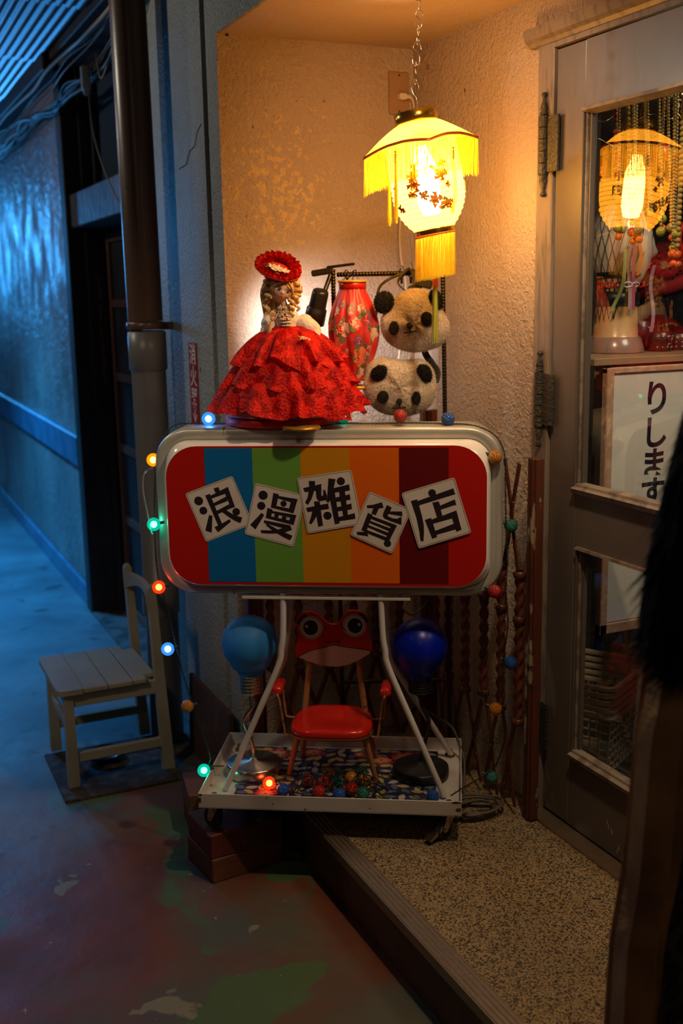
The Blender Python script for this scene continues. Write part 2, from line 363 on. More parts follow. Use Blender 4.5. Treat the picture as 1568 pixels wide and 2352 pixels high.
mb = MB(); mb.box(XD, XD+.1, 2.25, YB, 0, ZC+.1); mb.box(XD, XD+.1, -1.5, 2.25, 2.03, ZC+.1); mb.box(XD, XD+.1, -1.5, 1.24, 0, 2.03)
S('wall_right', mb, stw, 'beige stucco wall round the shop door')
mb = MB(); mb.box(XA+.01, XD, -1.5, YB, ZC, ZC+.1); S('ceiling', mb, stc, 'plastered porch ceiling')

# far alley wall with handrail board
farm = stucco('far_wall_plaster', (.36, .27, .235), (.22, .175, .165), rough=.34, scale=30, strength=.9, spec=.8)
blue_board = mat('board_grey', (.09, .22, .34), .40, bump=(14, .15), var=(8, (.05, .13, .22), .4, .7))
nt = farm.node_tree; g_ = nt.nodes.new('ShaderNodeTexNoise'); g_.inputs['Scale'].default_value = 7; g_.inputs['Detail'].default_value = 9; mp_ = nt.nodes.new('ShaderNodeMapping'); mp_.inputs['Scale'].default_value = (1, .8, .6)
tc_ = nt.nodes.new('ShaderNodeTexCoord'); nt.links.new(tc_.outputs['Object'], mp_.inputs[0]); nt.links.new(mp_.outputs[0], g_.inputs['Vector']); r_ = nt.nodes.new('ShaderNodeMapRange'); r_.inputs[1].default_value = .38; r_.inputs[2].default_value = .64; r_.inputs[3].default_value = .30; r_.inputs[4].default_value = .62
nt.links.new(g_.outputs[0], r_.inputs[0]); nt.links.new(r_.outputs[0], nt.nodes['Principled BSDF'].inputs['Roughness'])
mb = MB(); mb.box(XF, XF+.14, 5.09, 15, 0, 2.42); S('wall_far', mb, farm, 'mottled plaster alley wall with a board along it')
mb = MB(); mb.box(XF-.03, XF-.0005, 5.095, 15, .685, .83, .006); S('trim_2', mb, blue_board, 'flat board running along the far alley wall')
mb = MB(); mb.box(XF-.02, XF-.0005, 5.095, 15, 0, .10, .005); S('baseboard_alley', mb, blue_board, 'low skirting board of the far alley wall')
darkw = mat('dark_wood', (.045, .03, .022), .6, bump=(20, .2, 3, (4, 4, .5)), var=(9, (.02, .014, .012), .4, .7))
greyw = mat('grey_worn_wood', (.16, .13, .12), .55, bump=(25, .3), var=(10, (.06, .045, .04), .45, .6))
mb = MB(); mb.box(XA-.012, XA+.066, 4.985, 5.09, 0, 2.43, .004); mb.box(XA+.06, XA+.10, 4.95, 4.985, 0, 2.43); S('trim_3', mb, darkw, 'dark post at the edge of the old doorway')
# old doorway in the alley: transom window, lintel, plank with peeled paint, sliding lattice door
bg = mat('transom_pane', (.10, .16, .22), .22, spec=.9, bump=(7, .12, 2, (3, 3, .6)))
XW = 1.075
mb = MB(); mb.box(XA+.01, XW+.07, 3.80, 4.985, 1.765, 1.905, .004); w1 = S('window_1', mb, greyw, 'old transom window over the alley doorway')
q = MB(); q.box(XW+.03, XW+.05, 3.80, 4.90, 1.95, 2.36); q.build('pane', bg, w1)
q = MB(); q.box(XW, XW+.06, 4.90, 4.985, 1.905, 2.43); q.box(XW, XW+.06, 3.80, 4.90, 2.36, 2.43); q.box(XW, XW+.05, 3.80, 4.90, 1.905, 1.95); q.build('window_frame', darkw, w1)
mb = MB(); mb.box(XA, XA+.14, 3.80, 5.09, 2.43, 3.3); S('wall_upper', mb, greyw, 'boarding above the alley doorway')
peel = mat('peeling_board', (.05, .04, .036), .6, var=(5, (.30, .115, .02), .60, .615, (1, 2.2, .8)))
mb = MB(); mb.box(1.031, 1.105, 4.965, 4.99, 0, 1.765); d2 = S('door_2', mb, mat('door_panel_dark', (.05, .04, .036), .6), 'dark old door surround in the alley, peeled orange in patches, with a lattice door')
lat = mat('lattice_wood', (.20, .075, .03), .55, bump=(20, .2))
rn = random.Random(4); q = MB()
for cx, cz, w_, h_ in ((1.062, 1.60, .008, .05), (1.066, 1.50, .018, .075), (1.056, 1.47, .012, .03), (1.070, 1.40, .016, .05), (1.066, 1.32, .013, .05), (1.074, 1.24, .010, .03), (1.060, 1.30, .005, .02), (1.076, 1.17, .008, .05), (1.074, 1.09, .007, .02), (1.050, 1.53, .005, .012)):
    q.add([(cx+w_*(1+rn.uniform(-.35, .3))*math.cos(i*.449), 4.9645, cz+h_*(1+rn.uniform(-.3, .25))*math.sin(i*.449)) for i in range(14)], [tuple(range(14))])
q.build('peeled_patch', mat('bare_orange', (.42, .15, .025), .6), d2, None, 'stuff')
for y in (3.82, 4.18, 4.52, 4.86): q = MB(); q.box(1.105, 1.135, y, y+.045, 0, 1.765); q.build('stile', lat, d2)
for z in (.02, .45, .78, 1.10, 1.42, 1.70): q = MB(); q.box(1.107, 1.133, 3.82, 4.90, z, z+.035); q.build('rail', lat, d2)
q = MB(); q.box(1.120, 1.124, 3.82, 4.90, .02, 1.74); q.build('pane', mat('dull_pane', (.02, .022, .025), .6, spec=.2), d2)
mb = MB(); mb.box(XA-.01, XW+.1, 3.80, 5.0, -.02, .012); S('trim_4', mb, greyw, 'door sill of the alley doorway')
mb = MB(); mb.box(XA+.15, XA+.3, 3.75, 5.1, 0, 3.3); S('wall_inner', mb, darkw)

# corrugated roof over the alley
rm = mat('corrugated_sheet', (.30, .38, .44), .38, .55, bump=(4, .1), var=(2, (.16, .22, .28), .4, .7))
roof = MB(); 
for y in (4.2, 6.0, 8.0, 10.5): roof.box(-2.2, .93, y, y+.05, 2.56, 2.60)
roof = roof.build('ceiling_alley', darkw, None, 'blue-lit corrugated sheet roof over the alley'); roof['kind'] = 'structure'
PT = .036
for r_ in range(6):
    y0 = 3.2+r_*.98; 
    for c in range(4):
        x1 = .925-c*.70; q = MB(); n = 6*20
        def fn(u, v): x = x1-.73*u; y = y0+1.03*v; return (x, y, 2.49+.0075*math.cos(2*math.pi*(x-.925)/PT)+.075*(.925-x)+.011*(1-v)+.004*(c % 2))
        q.grid(fn, n, 1); q.build('roof_sheet', rm, roof)
mb = MB(); mb.box(.90, XA+.12, 5.0, 15, 2.42, 2.50, .005); mb.box(.93, XA-.001, 3.3, 5.0, 2.46, 2.56, .004); S('trim_5', mb, darkw, 'dark eaves beam under the alley roof')

# cables along the eaves
cabm = mat('black_cable', (.02, .02, .02), .5); cabg = mat('grey_cable', (.22, .21, .17), .5)
ct = thing('cable_bundle', (.93, 4.2, 2.265), 0, 'tangled black and grey cables under the alley eaves', 'cables')
rn = random.Random(5)
for k in range(9):
    z = .04+rn.uniform(-.05, .11); x = rn.uniform(-.045, .02)
    pts = [(x, -.72, z+.10), (x+rn.uniform(-.03, .02), -.45, z+rn.uniform(-.03, .06))]+[(x+rn.uniform(-.02, .015), .4*j, z+rn.uniform(-.035, .02)) for j in range(0, 9)]
    q = MB(); q.tube(spline(pts, 5), rn.choice((.004, .006, .009)), 6); q.build('cable', cabg if k % 3 == 0 else cabm, ct)
q = MB(); q.tube(spline([(-.01, .02, -.05), (-.015, -.05, -.22), (.0, -.16, -.38), (.02, -.26, -.48), (.03, -.42, -.5)], 6), .003, 6); q.build('cable', cabg, ct); q = MB(); q.tube(spline([(0, -.1, .05), (-.02, -.25, -.06), (0, -.4, .05)], 6), .003, 6); q.build('cable', cabg, ct)
q = MB(); q.box(-.035, -.005, -.01, .03, -.06, .03, .006); q.ball((-.02, .01, -.065), .012, 8, 6); q.build('plug_connector', mat('ivory_plastic', (.55, .52, .42), .4), ct, 'ivory cable connector')

# ------------------------------------------------------------------ shop door and frame
dg = mat('door_paint', (.145, .122, .105), .33, coat=.0, bump=(30, .04, 2, (1, 1, .2)), var=(4, (.115, .098, .086), .35, .7))
jm = mat('jamb_paint', (.24, .20, .165), .42, bump=(60, .12, 3, (2, 2, .2)), var=(50, (.14, .115, .095), .5, .65, (1, 1, .15)))
mb = MB(); mb.box(XD-.008, XD+.12, 2.188, 2.25, PLAT, 2.03, .003); S('trim_6', mb, jm, 'door jamb on the hinge side')
mb = MB(); mb.box(XD-.008, XD+.12, 1.20, 2.188, 2.004, 2.03)
prof = [(0, 0), (-.012, 0), (-.018, .008), (-.030, .014), (-.034, .030), (-.034, .038), (0, .040)]
vs = []; 
for y in (1.20, 2.275):
    for a, z in prof: vs.append((XD+a, y, 2.016+z))
n_ = len(prof); mb.add(vs, [tuple(range(n_)), tuple(range(n_, 2*n_))[::-1]]+[(i, n_+i, n_+(i+1) % n_, (i+1) % n_) for i in range(n_)])
S('trim_7', mb, jm, 'moulded cornice over the shop door')
Y0, Y1 = 1.262, 2.184; GX = XD+.018
G1 = (1.36, 2.078, .996, 1.857); G2 = (1.36, 2.064, .332, .866)
mb = MB()
mb.box(XD, XD+.035, 2.078, Y1, PLAT+.012, 2.0, .002); mb.box(XD, XD+.035, Y0, 1.36, PLAT+.012, 2.0, .002)
mb.box(XD+.0005, XD+.034, 1.36, 2.078, 1.857, 2.0); mb.box(XD+.0005, XD+.034, 1.36, 2.078, .866, .996); mb.box(XD+.0005, XD+.034, 1.36, 2.078, PLAT+.012, .332)
door = S('door_1', mb, dg, 'grey-brown panelled shop door with two panes of glass')
gp = glass('door_glass', (.95, .96, .94), 1.95)
bead = mat('bead_wood', (.27, .225, .18), .4, bump=(50, .1), var=(30, (.15, .12, .10), .45, .6))
beadd = mat('bead_dark', (.10, .085, .07), .4)
for (a, b, c, d) in (G1, G2):
    q = MB(); q.box(GX, GX+.003, a, b, c, d); q.build('pane', gp, door, 'clear pane of the shop door')
    for k, (o_, w_, mm) in enumerate(((-.002, .006, beadd), (.004, .006, bead), (.010, .008, beadd))):
        x0 = XD-.006+k*.006; x1 = x0+.012
        q = MB(); e = w_
        q.box(x0, x1, b-o_-e, b-o_, c, d, .001); q.box(x0, x1, a+o_, a+o_+e, c, d, .001); q.build('bead', mm, door)
    q = MB()
    vs = []
    for y in (a, b): vs += [(XD-.0, y, c), (XD-.012, y, c-.002), (XD-.016, y, c+.010), (XD-.006, y, c+.014), (XD-.004, y, c+.020), (XD+.012, y, c+.024), (XD+.016, y, c)]
    q.add(vs, [tuple(range(7)), tuple(range(7, 14))[::-1]]+[(i, 7+i, 7+(i+1) % 7, (i+1) % 7) for i in range(7)]); q.build('bottom_bead', bead, door)
    q = MB(); vs = []
    for y in (a, b): vs += [(XD-.0, y, d), (XD-.009, y, d+.001), (XD-.010, y, d-.006), (XD-.003, y, d-.009), (XD+.012, y, d-.014), (XD+.014, y, d)]
    q.add(vs, [tuple(range(6))[::-1], tuple(range(6, 12))]+[(i, (i+1) % 6, 6+(i+1) % 6, 6+i) for i in range(6)]); q.build('top_bead', bead, door)
q = MB()
for (y, z) in ((1.92, .215), (1.915, .205), (1.905, .20), (1.90, .195), (1.875, .17), (1.88, .16), (1.86, .15)): q.box(XD-.0006, XD, y, y+.003, z, z+.012)
q.build('paint_chip', mat('bare_wood', (.5, .35, .16), .7), door, 'small chips showing bare wood', 'stuff')
hm = mat('hinge_painted', (.05, .046, .038), .55, .2, bump=(140, .5, 2))
for zc in (1.795, 1.205, .375):
    q = MB(); y = 2.213
    for k in range(5): q.cyl((XD-.014, y, zc-.0665+k*.0266), (XD-.014, y, zc-.0665+.0245+k*.0266), .0125, None, 14)
    q.box(XD-.013, XD-.006, 2.16, y, zc-.062, zc+.062, .001)
    for s_ in (1, -1):
        q.lathe([(.0001, .05), (.006, .048), (.0075, .043), (.004, .038), (.004, .032), (.010, .012), (.0075, .008), (.0105, .003), (.0105, 0), (0, 0)], 12, (0, 0, 0), Matrix.Translation((XD-.014, y, zc+s_*.067)) @ Matrix.Diagonal((1, 1, s_, 1)))
    q.build('hinge', hm, door, 'painted ball-finial hinge')

# ------------------------------------------------------------------ shop interior shell
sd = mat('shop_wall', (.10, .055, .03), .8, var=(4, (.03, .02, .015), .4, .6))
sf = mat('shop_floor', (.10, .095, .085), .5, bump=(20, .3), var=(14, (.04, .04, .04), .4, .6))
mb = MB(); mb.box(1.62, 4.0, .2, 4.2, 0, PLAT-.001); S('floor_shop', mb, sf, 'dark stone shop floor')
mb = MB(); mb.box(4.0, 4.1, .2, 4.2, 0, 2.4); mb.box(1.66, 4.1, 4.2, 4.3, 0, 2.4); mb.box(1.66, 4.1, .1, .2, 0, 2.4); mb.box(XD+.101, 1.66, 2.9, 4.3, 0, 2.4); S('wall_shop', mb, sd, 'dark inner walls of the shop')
mb = MB(); mb.box(XD+.101, 4.1, .1, 4.3, 2.3, 2.4); S('ceiling_shop', mb, mat('shop_ceiling', (.5, .42, .3), .8))
mb = MB(); mb.box(1.5, 1.62, 1.24, 2.19, PLAT-.02, PLAT+.006); S('trim_8', mb, brass, 'door threshold')
# ------------------------------------------------------------------ sign cart
white = mat('white_enamel', (.60, .58, .55), .35, var=[(9, (.46, .43, .38), .5, .75), (28, (.20, .09, .03), .72, .76)], bump=(40, .04))
alu = mat('sign_frame', (.50, .50, .45), .36, .35, bump=(200, .03), var=(3, (.42, .41, .37), .4, .7))
panw = mat('sign_white', (.86, .82, .78), .12, coat=.5)
sign = thing('sign_stand', cp(0, 0, PLAT), CR, 'white wheeled stand carrying a rainbow-striped shop sign with five letter cards', 'sign')
ZO = -PLAT   # local z of the ground datum
def z_(z): return z+ZO
# box of the sign
mb = MB()
u0, u1, s0, s1 = -.431, .424, .728, 1.149
outer = rrect(u0, u1, z_(s0), z_(s1), .088, 10); n_ = len(outer)
def ring(inset, v): return [(x, v, z) for x, z in rrect(u0+inset, u1-inset, z_(s0)+inset, z_(s1)-inset, max(.088-inset, .012), 10)]
rings = [ring(.004, .055), ring(0, .050), ring(0, -.050), ring(.004, -.058), ring(.008, -.060), ring(.026, -.060), ring(.028, -.056), ring(.030, -.056)]
vs = [p for r in rings for p in r]; fs = []
for j in range(len(rings)-1): fs += [(j*n_+k, (j+1)*n_+k, (j+1)*n_+(k+1) % n_, j*n_+(k+1) % n_) for k in range(n_)]
mb.add(vs, [tuple(range(n_))[::-1]]); mb.v = mb.v[:len(vs)]; mb.add(vs, fs, True); box_ = mb.build('sign_box', alu, sign, 'pale metal case of the sign')
mb = MB(); R2 = [ring(.030, -.056), ring(.030, -.064), ring(.032, -.070)]
def fring(d, v): return [(x, v, z) for x, z in rrect(-.3945+d, .3835-d, z_(.763)+d, z_(1.109)-d, .078-d, 10)]
R2 += [fring(-.004, -.092), fring(-.001, -.0945), fring(.0, -.0952)]
vs = [p for r in R2 for p in r]; fs = []
for j in range(len(R2)-1): fs += [(j*n_+k, (j+1)*n_+k, (j+1)*n_+(k+1) % n_, j*n_+(k+1) % n_) for k in range(n_)]
mb.add(vs, fs, True); mb.build('face_rim', panw, sign, 'glossy white moulded rim of the sign face')
mb = MB(); mb.add(fring(0, -.0952), [tuple(range(n_))[::-1]]); mb.build('face_panel', mat('sign_red', (.42, .008, .004), .35, spec=.4), sign, 'bright red sign face')
for k, (a, b) in enumerate(((-.297, -.179), (-.179, -.061), (-.061, .057), (.057, .175), (.175, .293))):
    col = ((.0, .12, .36), (.12, .29, .04), (.52, .21, 0), (.68, .115, 0), (.11, .0, .0015))[k]
    q = MB(); q.prism([(a, z_(.7705)), (b, z_(.7705)), (b, z_(1.104)), (a, z_(1.104))], -.0006, Matrix.Translation((0, -.0953, 0))); q.build('stripe', mat('stripe_%d' % k, col, .5, spec=.35), sign, ('blue', 'green', 'golden yellow', 'orange', 'dark red')[k]+' stripe')
# letter cards
paper = mat('card_paper', (.60, .55, .52), .55, bump=(30, .08), var=(12, (.52, .46, .42), .4, .7)); ink = mat('card_ink', (.012, .006, .010), .5)
CARDS = json.loads('''[[[[-0.3485,0.9923],[-0.2292,1.0369],[-0.1825,0.9175],[-0.3018,0.871]],[[-0.3153,0.9743,0.0111],[-0.3046,0.9501,0.0098],[-0.2229,0.9475,0.0095]],[[[-0.291,0.939],[-0.2825,0.9379],[-0.2859,0.8947],[-0.3019,0.9]],[[-0.2983,0.988],[-0.2865,0.9922],[-0.2592,0.9171],[-0.2694,0.9132]],[[-0.2768,1.0054],[-0.2645,1.0089],[-0.2614,0.999],[-0.2721,0.9935]],[[-0.2851,0.988],[-0.2721,0.9937],[-0.2625,0.999],[-0.2412,1.0095],[-0.2363,0.9947],[-0.249,0.9922],[-0.2826,0.9803]],[[-0.2504,0.999],[-0.2412,1.0095],[-0.2253,0.9596],[-0.2378,0.9555],[-0.239,0.9666],[-0.2466,0.9853]],[[-0.2781,0.9692],[-0.2466,0.9853],[-0.2431,0.9746],[-0.2757,0.9618]],[[-0.2712,0.9499],[-0.2396,0.9666],[-0.2378,0.9555],[-0.2479,0.951],[-0.2569,0.9471],[-0.2688,0.9416]],[[-0.258,0.9468],[-0.2474,0.9516],[-0.2306,0.9411],[-0.2214,0.9373],[-0.2083,0.9335],[-0.2133,0.9193],[-0.229,0.9262],[-0.2409,0.9339]],[[-0.2785,0.9087],[-0.2694,0.9132],[-0.2598,0.918],[-0.2397,0.9295],[-0.2369,0.923],[-0.2699,0.8961]]]],[[[-0.173,1.0191],[-0.0493,0.9886],[-0.0837,0.8604],[-0.2044,0.892]],[[-0.1547,0.989,0.0113],[-0.1601,0.9628,0.0102],[-0.1053,0.9682,0.0076]],[[[-0.1599,0.9457],[-0.1534,0.94],[-0.1767,0.9035],[-0.1892,0.9157]],[[-0.1294,0.995],[-0.1158,0.9912],[-0.123,0.9627],[-0.1264,0.9561],[-0.137,0.9586]],[[-0.1168,0.9874],[-0.0704,0.9795],[-0.072,0.9732],[-0.0873,0.9716],[-0.118,0.9808]],[[-0.0872,0.9727],[-0.0821,0.982],[-0.0704,0.9795],[-0.0815,0.9444],[-0.0928,0.9474],[-0.092,0.9565]],[[-0.137,0.9586],[-0.123,0.9627],[-0.092,0.9565],[-0.079,0.9535],[-0.0815,0.9444]],[[-0.145,0.9582],[-0.1325,0.9538],[-0.1382,0.9301],[-0.1502,0.9328]],[[-0.1337,0.9505],[-0.0743,0.9401],[-0.0763,0.9331],[-0.0899,0.9341],[-0.1095,0.939],[-0.1182,0.9399],[-0.1274,0.9434],[-0.1361,0.945]],[[-0.1502,0.9328],[-0.1374,0.9367],[-0.1293,0.9351],[-0.1195,0.9324],[-0.1102,0.9308],[-0.101,0.9286],[-0.0912,0.9272],[-0.0798,0.9248],[-0.0822,0.9154]],[[-0.1274,0.9436],[-0.1182,0.9399],[-0.1197,0.9322],[-0.1293,0.9348]],[[-0.1089,0.9388],[-0.0981,0.9349],[-0.101,0.9283],[-0.1106,0.9308]],[[-0.0899,0.9347],[-0.0743,0.9401],[-0.0822,0.9154],[-0.0926,0.9181],[-0.0918,0.9272]],[[-0.1545,0.9273],[-0.0899,0.9146],[-0.0884,0.9093],[-0.1082,0.9079],[-0.1473,0.9184],[-0.1544,0.9201]],[[-0.0899,0.9146],[-0.0866,0.9035],[-0.1047,0.897],[-0.125,0.8945],[-0.1437,0.894],[-0.1624,0.8954],[-0.1633,0.9025],[-0.1369,0.9018],[-0.1214,0.9041],[-0.1082,0.9081]],[[-0.1507,0.9154],[-0.1468,0.9195],[-0.1425,0.9162],[-0.1214,0.9041],[-0.1047,0.897],[-0.0851,0.8888],[-0.0917,0.8773],[-0.1066,0.8848],[-0.1239,0.8947],[-0.1368,0.9035]]]],[[[-0.071,1.0316],[0.0607,1.0516],[0.0865,0.9184],[-0.0489,0.894]],[[0.0356,1.0237,0.0099],[0.0017,0.9391,0.0101]],[[[-0.0423,1.0246],[-0.0265,1.024],[-0.0271,1.0132],[-0.0302,0.9979],[-0.036,0.9804],[-0.0452,0.9656],[-0.0525,0.9706],[-0.0456,0.9848],[-0.0429,0.9984],[-0.0412,1.0099]],[[-0.0562,1.0069],[-0.0114,1.0172],[-0.0126,1.0023],[-0.0252,1.0004],[-0.0431,0.9981],[-0.0524,0.9968]],[[-0.0257,1.0023],[-0.0116,1.0066],[-0.0125,0.9898],[-0.0104,0.9879],[-0.0161,0.9745],[-0.022,0.9777],[-0.0245,0.9848]],[[-0.0104,0.9879],[-0.0076,0.9898],[-0.0079,1.0018],[-0.0036,1.0031],[0.0018,0.9887],[0.0002,0.9778],[-0.0161,0.9745]],[[-0.0307,0.9739],[-0.0166,0.975],[-0.0157,0.9657],[-0.0141,0.952],[-0.0098,0.9144],[-0.0215,0.9116],[-0.0254,0.9377],[-0.0279,0.9542]],[[-0.0504,0.9583],[-0.0157,0.9657],[0.0038,0.9694],[0.0057,0.9559],[-0.0141,0.9529],[-0.0469,0.9479]],[[-0.0354,0.9498],[-0.0236,0.952],[-0.0254,0.9377],[-0.0318,0.9267],[-0.0386,0.9173],[-0.0439,0.9213],[-0.0387,0.9355]],[[0.0058,1.0308],[0.0231,1.0289],[0.018,1.0067],[0.0151,0.9936],[0.0088,0.9773],[0.0049,0.9709],[-0.0004,0.9742],[0.0023,0.9887]],[[0.0122,1.0088],[0.0191,1.0072],[0.031,0.9209],[0.0192,0.9179],[0.0093,0.9751],[0.0076,0.9958]],[[0.0175,1.0069],[0.0555,1.0163],[0.0574,1.0018],[0.0448,0.9991],[0.0313,0.9978],[0.0189,0.9958]],[[0.0313,0.9978],[0.0448,0.9991],[0.0462,0.9899],[0.0513,0.9413],[0.0397,0.939],[0.0341,0.9751],[0.0322,0.9866]],[[0.0208,0.9836],[0.0322,0.9862],[0.0462,0.9893],[0.0565,0.9926],[0.0582,0.9793],[0.0471,0.9771],[0.0341,0.9746],[0.0228,0.9735]],[[0.0247,0.96],[0.0359,0.9629],[0.0485,0.9664],[0.0601,0.9695],[0.0616,0.9561],[0.0499,0.9535],[0.038,0.952],[0.0261,0.9502]],[[0.028,0.9359],[0.0399,0.9388],[0.0513,0.9416],[0.0679,0.9459],[0.0695,0.932],[0.03,0.9261]]]],[[[0.1039,0.9991],[0.2057,0.9548],[0.1575,0.8454],[0.056,0.8917]],[[0.1462,0.8713,0.0089]],[[[0.0977,0.9651],[0.112,0.9665],[0.134,0.9731],[0.1376,0.9593],[0.1269,0.9573],[0.1119,0.9578],[0.0976,0.9585]],[[0.1132,0.9589],[0.1264,0.9576],[0.1187,0.9409],[0.1082,0.9449]],[[0.146,0.966],[0.1574,0.9601],[0.1536,0.9508],[0.1471,0.941],[0.1395,0.9328],[0.1353,0.9393],[0.1375,0.948]],[[0.1471,0.9421],[0.1486,0.9383],[0.1598,0.9334],[0.1705,0.9323],[0.177,0.9367],[0.181,0.936],[0.1802,0.9174],[0.1544,0.9263],[0.139,0.933]],[[0.152,0.9505],[0.1822,0.9504],[0.1829,0.9382],[0.1482,0.9446]],[[0.1,0.947],[0.1115,0.9414],[0.1073,0.9321],[0.0973,0.9057],[0.0982,0.8969],[0.0832,0.904]],[[0.1101,0.9387],[0.1695,0.9162],[0.165,0.9077],[0.1543,0.9126],[0.1073,0.9321]],[[0.1543,0.9131],[0.1608,0.9192],[0.1695,0.9162],[0.1508,0.8779],[0.14,0.879],[0.1439,0.8878],[0.1483,0.8988]],[[0.1051,0.9274],[0.1532,0.9091],[0.1499,0.9019],[0.1029,0.9224]],[[0.1006,0.9169],[0.1488,0.8981],[0.145,0.8909],[0.0979,0.912]],[[0.094,0.9057],[0.1439,0.887],[0.1486,0.8779],[0.14,0.879],[0.0961,0.8974]],[[0.0724,0.9001],[0.0972,0.8996],[0.1003,0.889],[0.0728,0.8931]]]],[[[0.1805,0.9951],[0.3066,1.0339],[0.3474,0.8993],[0.2212,0.859]],[[0.2538,0.9956,0.0093]],[[[0.2181,0.9757],[0.2461,0.9861],[0.2628,0.9922],[0.3043,1.0072],[0.3087,0.9927],[0.2228,0.9654],[0.2174,0.9672]],[[0.2031,0.9759],[0.2181,0.9806],[0.2228,0.9654],[0.2293,0.9416],[0.234,0.9171],[0.2345,0.8986],[0.233,0.877],[0.2257,0.8786],[0.2232,0.901],[0.2161,0.9354]],[[0.2544,0.9725],[0.2697,0.9755],[0.2735,0.9643],[0.2747,0.9546],[0.2782,0.9405],[0.28,0.932],[0.2687,0.9283],[0.2654,0.9362]],[[0.2717,0.9647],[0.3079,0.9805],[0.3115,0.9656],[0.3079,0.9668],[0.2747,0.9552],[0.2628,0.9527],[0.2616,0.9612]],[[0.2514,0.9306],[0.2654,0.9362],[0.2782,0.9405],[0.3115,0.9538],[0.3151,0.9358],[0.3015,0.9343],[0.255,0.9206]],[[0.2364,0.9303],[0.2514,0.9353],[0.2561,0.9209],[0.2657,0.889],[0.2541,0.8837]],[[0.3015,0.9343],[0.3056,0.951],[0.3115,0.9538],[0.3239,0.9068],[0.3117,0.9015],[0.3051,0.9211]],[[0.2603,0.9031],[0.3051,0.9211],[0.3105,0.9076],[0.2633,0.8936]]]]]''')
def shrink(cs, d):
    cx = sum(c[0] for c in cs)/4; cz = sum(c[1] for c in cs)/4; out = []
    for i in range(4):
        p = Vector(cs[i]); a = (Vector(cs[i-1])-p).normalized(); b = (Vector(cs[(i+1) % 4])-p).normalized(); out.append(tuple(p+(a+b)*d))
    return out
def rounded(cs, r):
    out = []
    for i in range(4):
        p = Vector(cs[i]); a = (Vector(cs[i-1])-p).normalized()*r; b = (Vector(cs[(i+1) % 4])-p).normalized()*r
        for k in range(5):
            t = k/4; out.append(tuple((p+a)*(1-t)**2+p*2*t*(1-t)+(p+b)*t*t))
    return out
for k, (cs, circ, polys) in enumerate(CARDS):
    v = -.0962-.0011*k; ZT = Matrix.Translation((0, v, ZO))
    q = MB(); q.prism(rounded(cs, .007), .0007, ZT); card = q.build('letter_card', paper, sign, ('first card, with the character for wave', 'second card, with the character for overflowing', 'third and middle card, with the character for miscellaneous', 'fourth and smallest card, with the character for goods', 'last card, with the character for shop')[k])
    q = MB(); A = rounded(shrink(cs, .0022), .006); B = rounded(shrink(cs, .0032), .0055); m_ = len(A)
    q.add([(x, v-.0001, z+ZO) for x, z in A]+[(x, v-.0001, z+ZO) for x, z in B], [(i, m_+i, m_+(i+1) % m_, (i+1) % m_) for i in range(m_)])
    for (x, z, r) in circ: q.add([(x+r*math.cos(a*math.pi/16), v-.0002, z+ZO+r*math.sin(a*math.pi/16)) for a in range(32)], [tuple(range(32))])
    for j, pl in enumerate(polys): q.add([(x, v-.0002-.00003*j, z+ZO) for x, z in pl], [tuple(range(len(pl)))])
    q.build('lettering', ink, card)
# joints of the case, screws
for x, z in ((-.255, 1.1315), (-.245, .7272)):
    q = MB(); q.box(x, x+.0008, -.0606, -.02, z_(z), z_(z)+.018); q.build('case_joint', mat('joint_dark', (.06, .05, .04), .7), sign)
# legs: two bent tubes on each side, with a rail under the sign
def leg(pts): q = MB(); q.tube(pts, .0078, 12); return q
for s_, fb, bt, tp in ((-1, (-.276, -.106), (-.122, -.075), (-.117, -.07)), (1, (.283, -.109), (.133, -.075), (.126, -.07))):
    a = Vector((fb[0], fb[1], z_(.222))); b = Vector((bt[0], bt[1], z_(.575))); c = Vector((tp[0], tp[1], z_(.735)))
    leg(spline([a, a.lerp(b, .5), a.lerp(b, .92), b.lerp(c, .10)+Vector((s_*.004, 0, 0)), b.lerp(c, .35), c], 6)).build('leg', white, sign)
for s_, fb, bt, tp in ((-1, (-.285, .146), (-.130, .03), (-.112, .03)), (1, (.298, .146), (.136, .03), (.128, .03))):
    a = Vector((fb[0], fb[1], z_(.222))); b = Vector((bt[0], bt[1], z_(.540))); c = Vector((tp[0], tp[1], z_(.735)))
    leg(spline([a, a.lerp(b, .5), a.lerp(b, .92), b.lerp(c, .10)+Vector((s_*.004, 0, 0)), b.lerp(c, .35), c], 6)).build('leg', white, sign)
for v in (-.07, .03): q = MB(); q.box(-.22, .20, v-.010, v+.010, z_(.722), z_(.729), .001); q.build('support_rail', white, sign)
# tray
q = MB(); t0, t1, b0_, b1_, zt, zb = -.327, .327, -.193, .193, z_(.25), z_(.212)
q.box(t0, t1, b0_, b1_, zb, zb+.003)
for a in ((t0, t1, b0_, b0_+.003), (t0, t1, b1_-.003, b1_), (t0, t0+.003, b0_, b1_), (t1-.003, t1, b0_, b1_)): q.box(*a, zb, zt, .0008)
tray = q.build('tray', white, sign, 'shallow white enamelled tray, rusty at the corners')
rust = mat('rust', (.16, .065, .015), .8, var=(60, (.04, .02, .01), .4, .6)); q = MB()
for (u, z, w_, h) in ((-.327, .243, .012, .008), (-.327, .222, .009, .02), (.310, .222, .0175, .014), (.30, .244, .028, .007), (-.155, .24, .003, .008), (-.14, .226, .003, .005), (.1, .224, .006, .002)):
    n_p = 7; pl = [(u+w_*(.5+.5*math.cos(i*6.283/n_p)*random.uniform(.7, 1)), z_(z)+h*(.5+.5*math.sin(i*6.283/n_p)*random.uniform(.7, 1))) for i in range(n_p)]; q.prism(pl, -.0003, Matrix.Translation((0, b0_-.0001, 0)))
q.build('rust_patch', rust, tray, None, 'stuff')
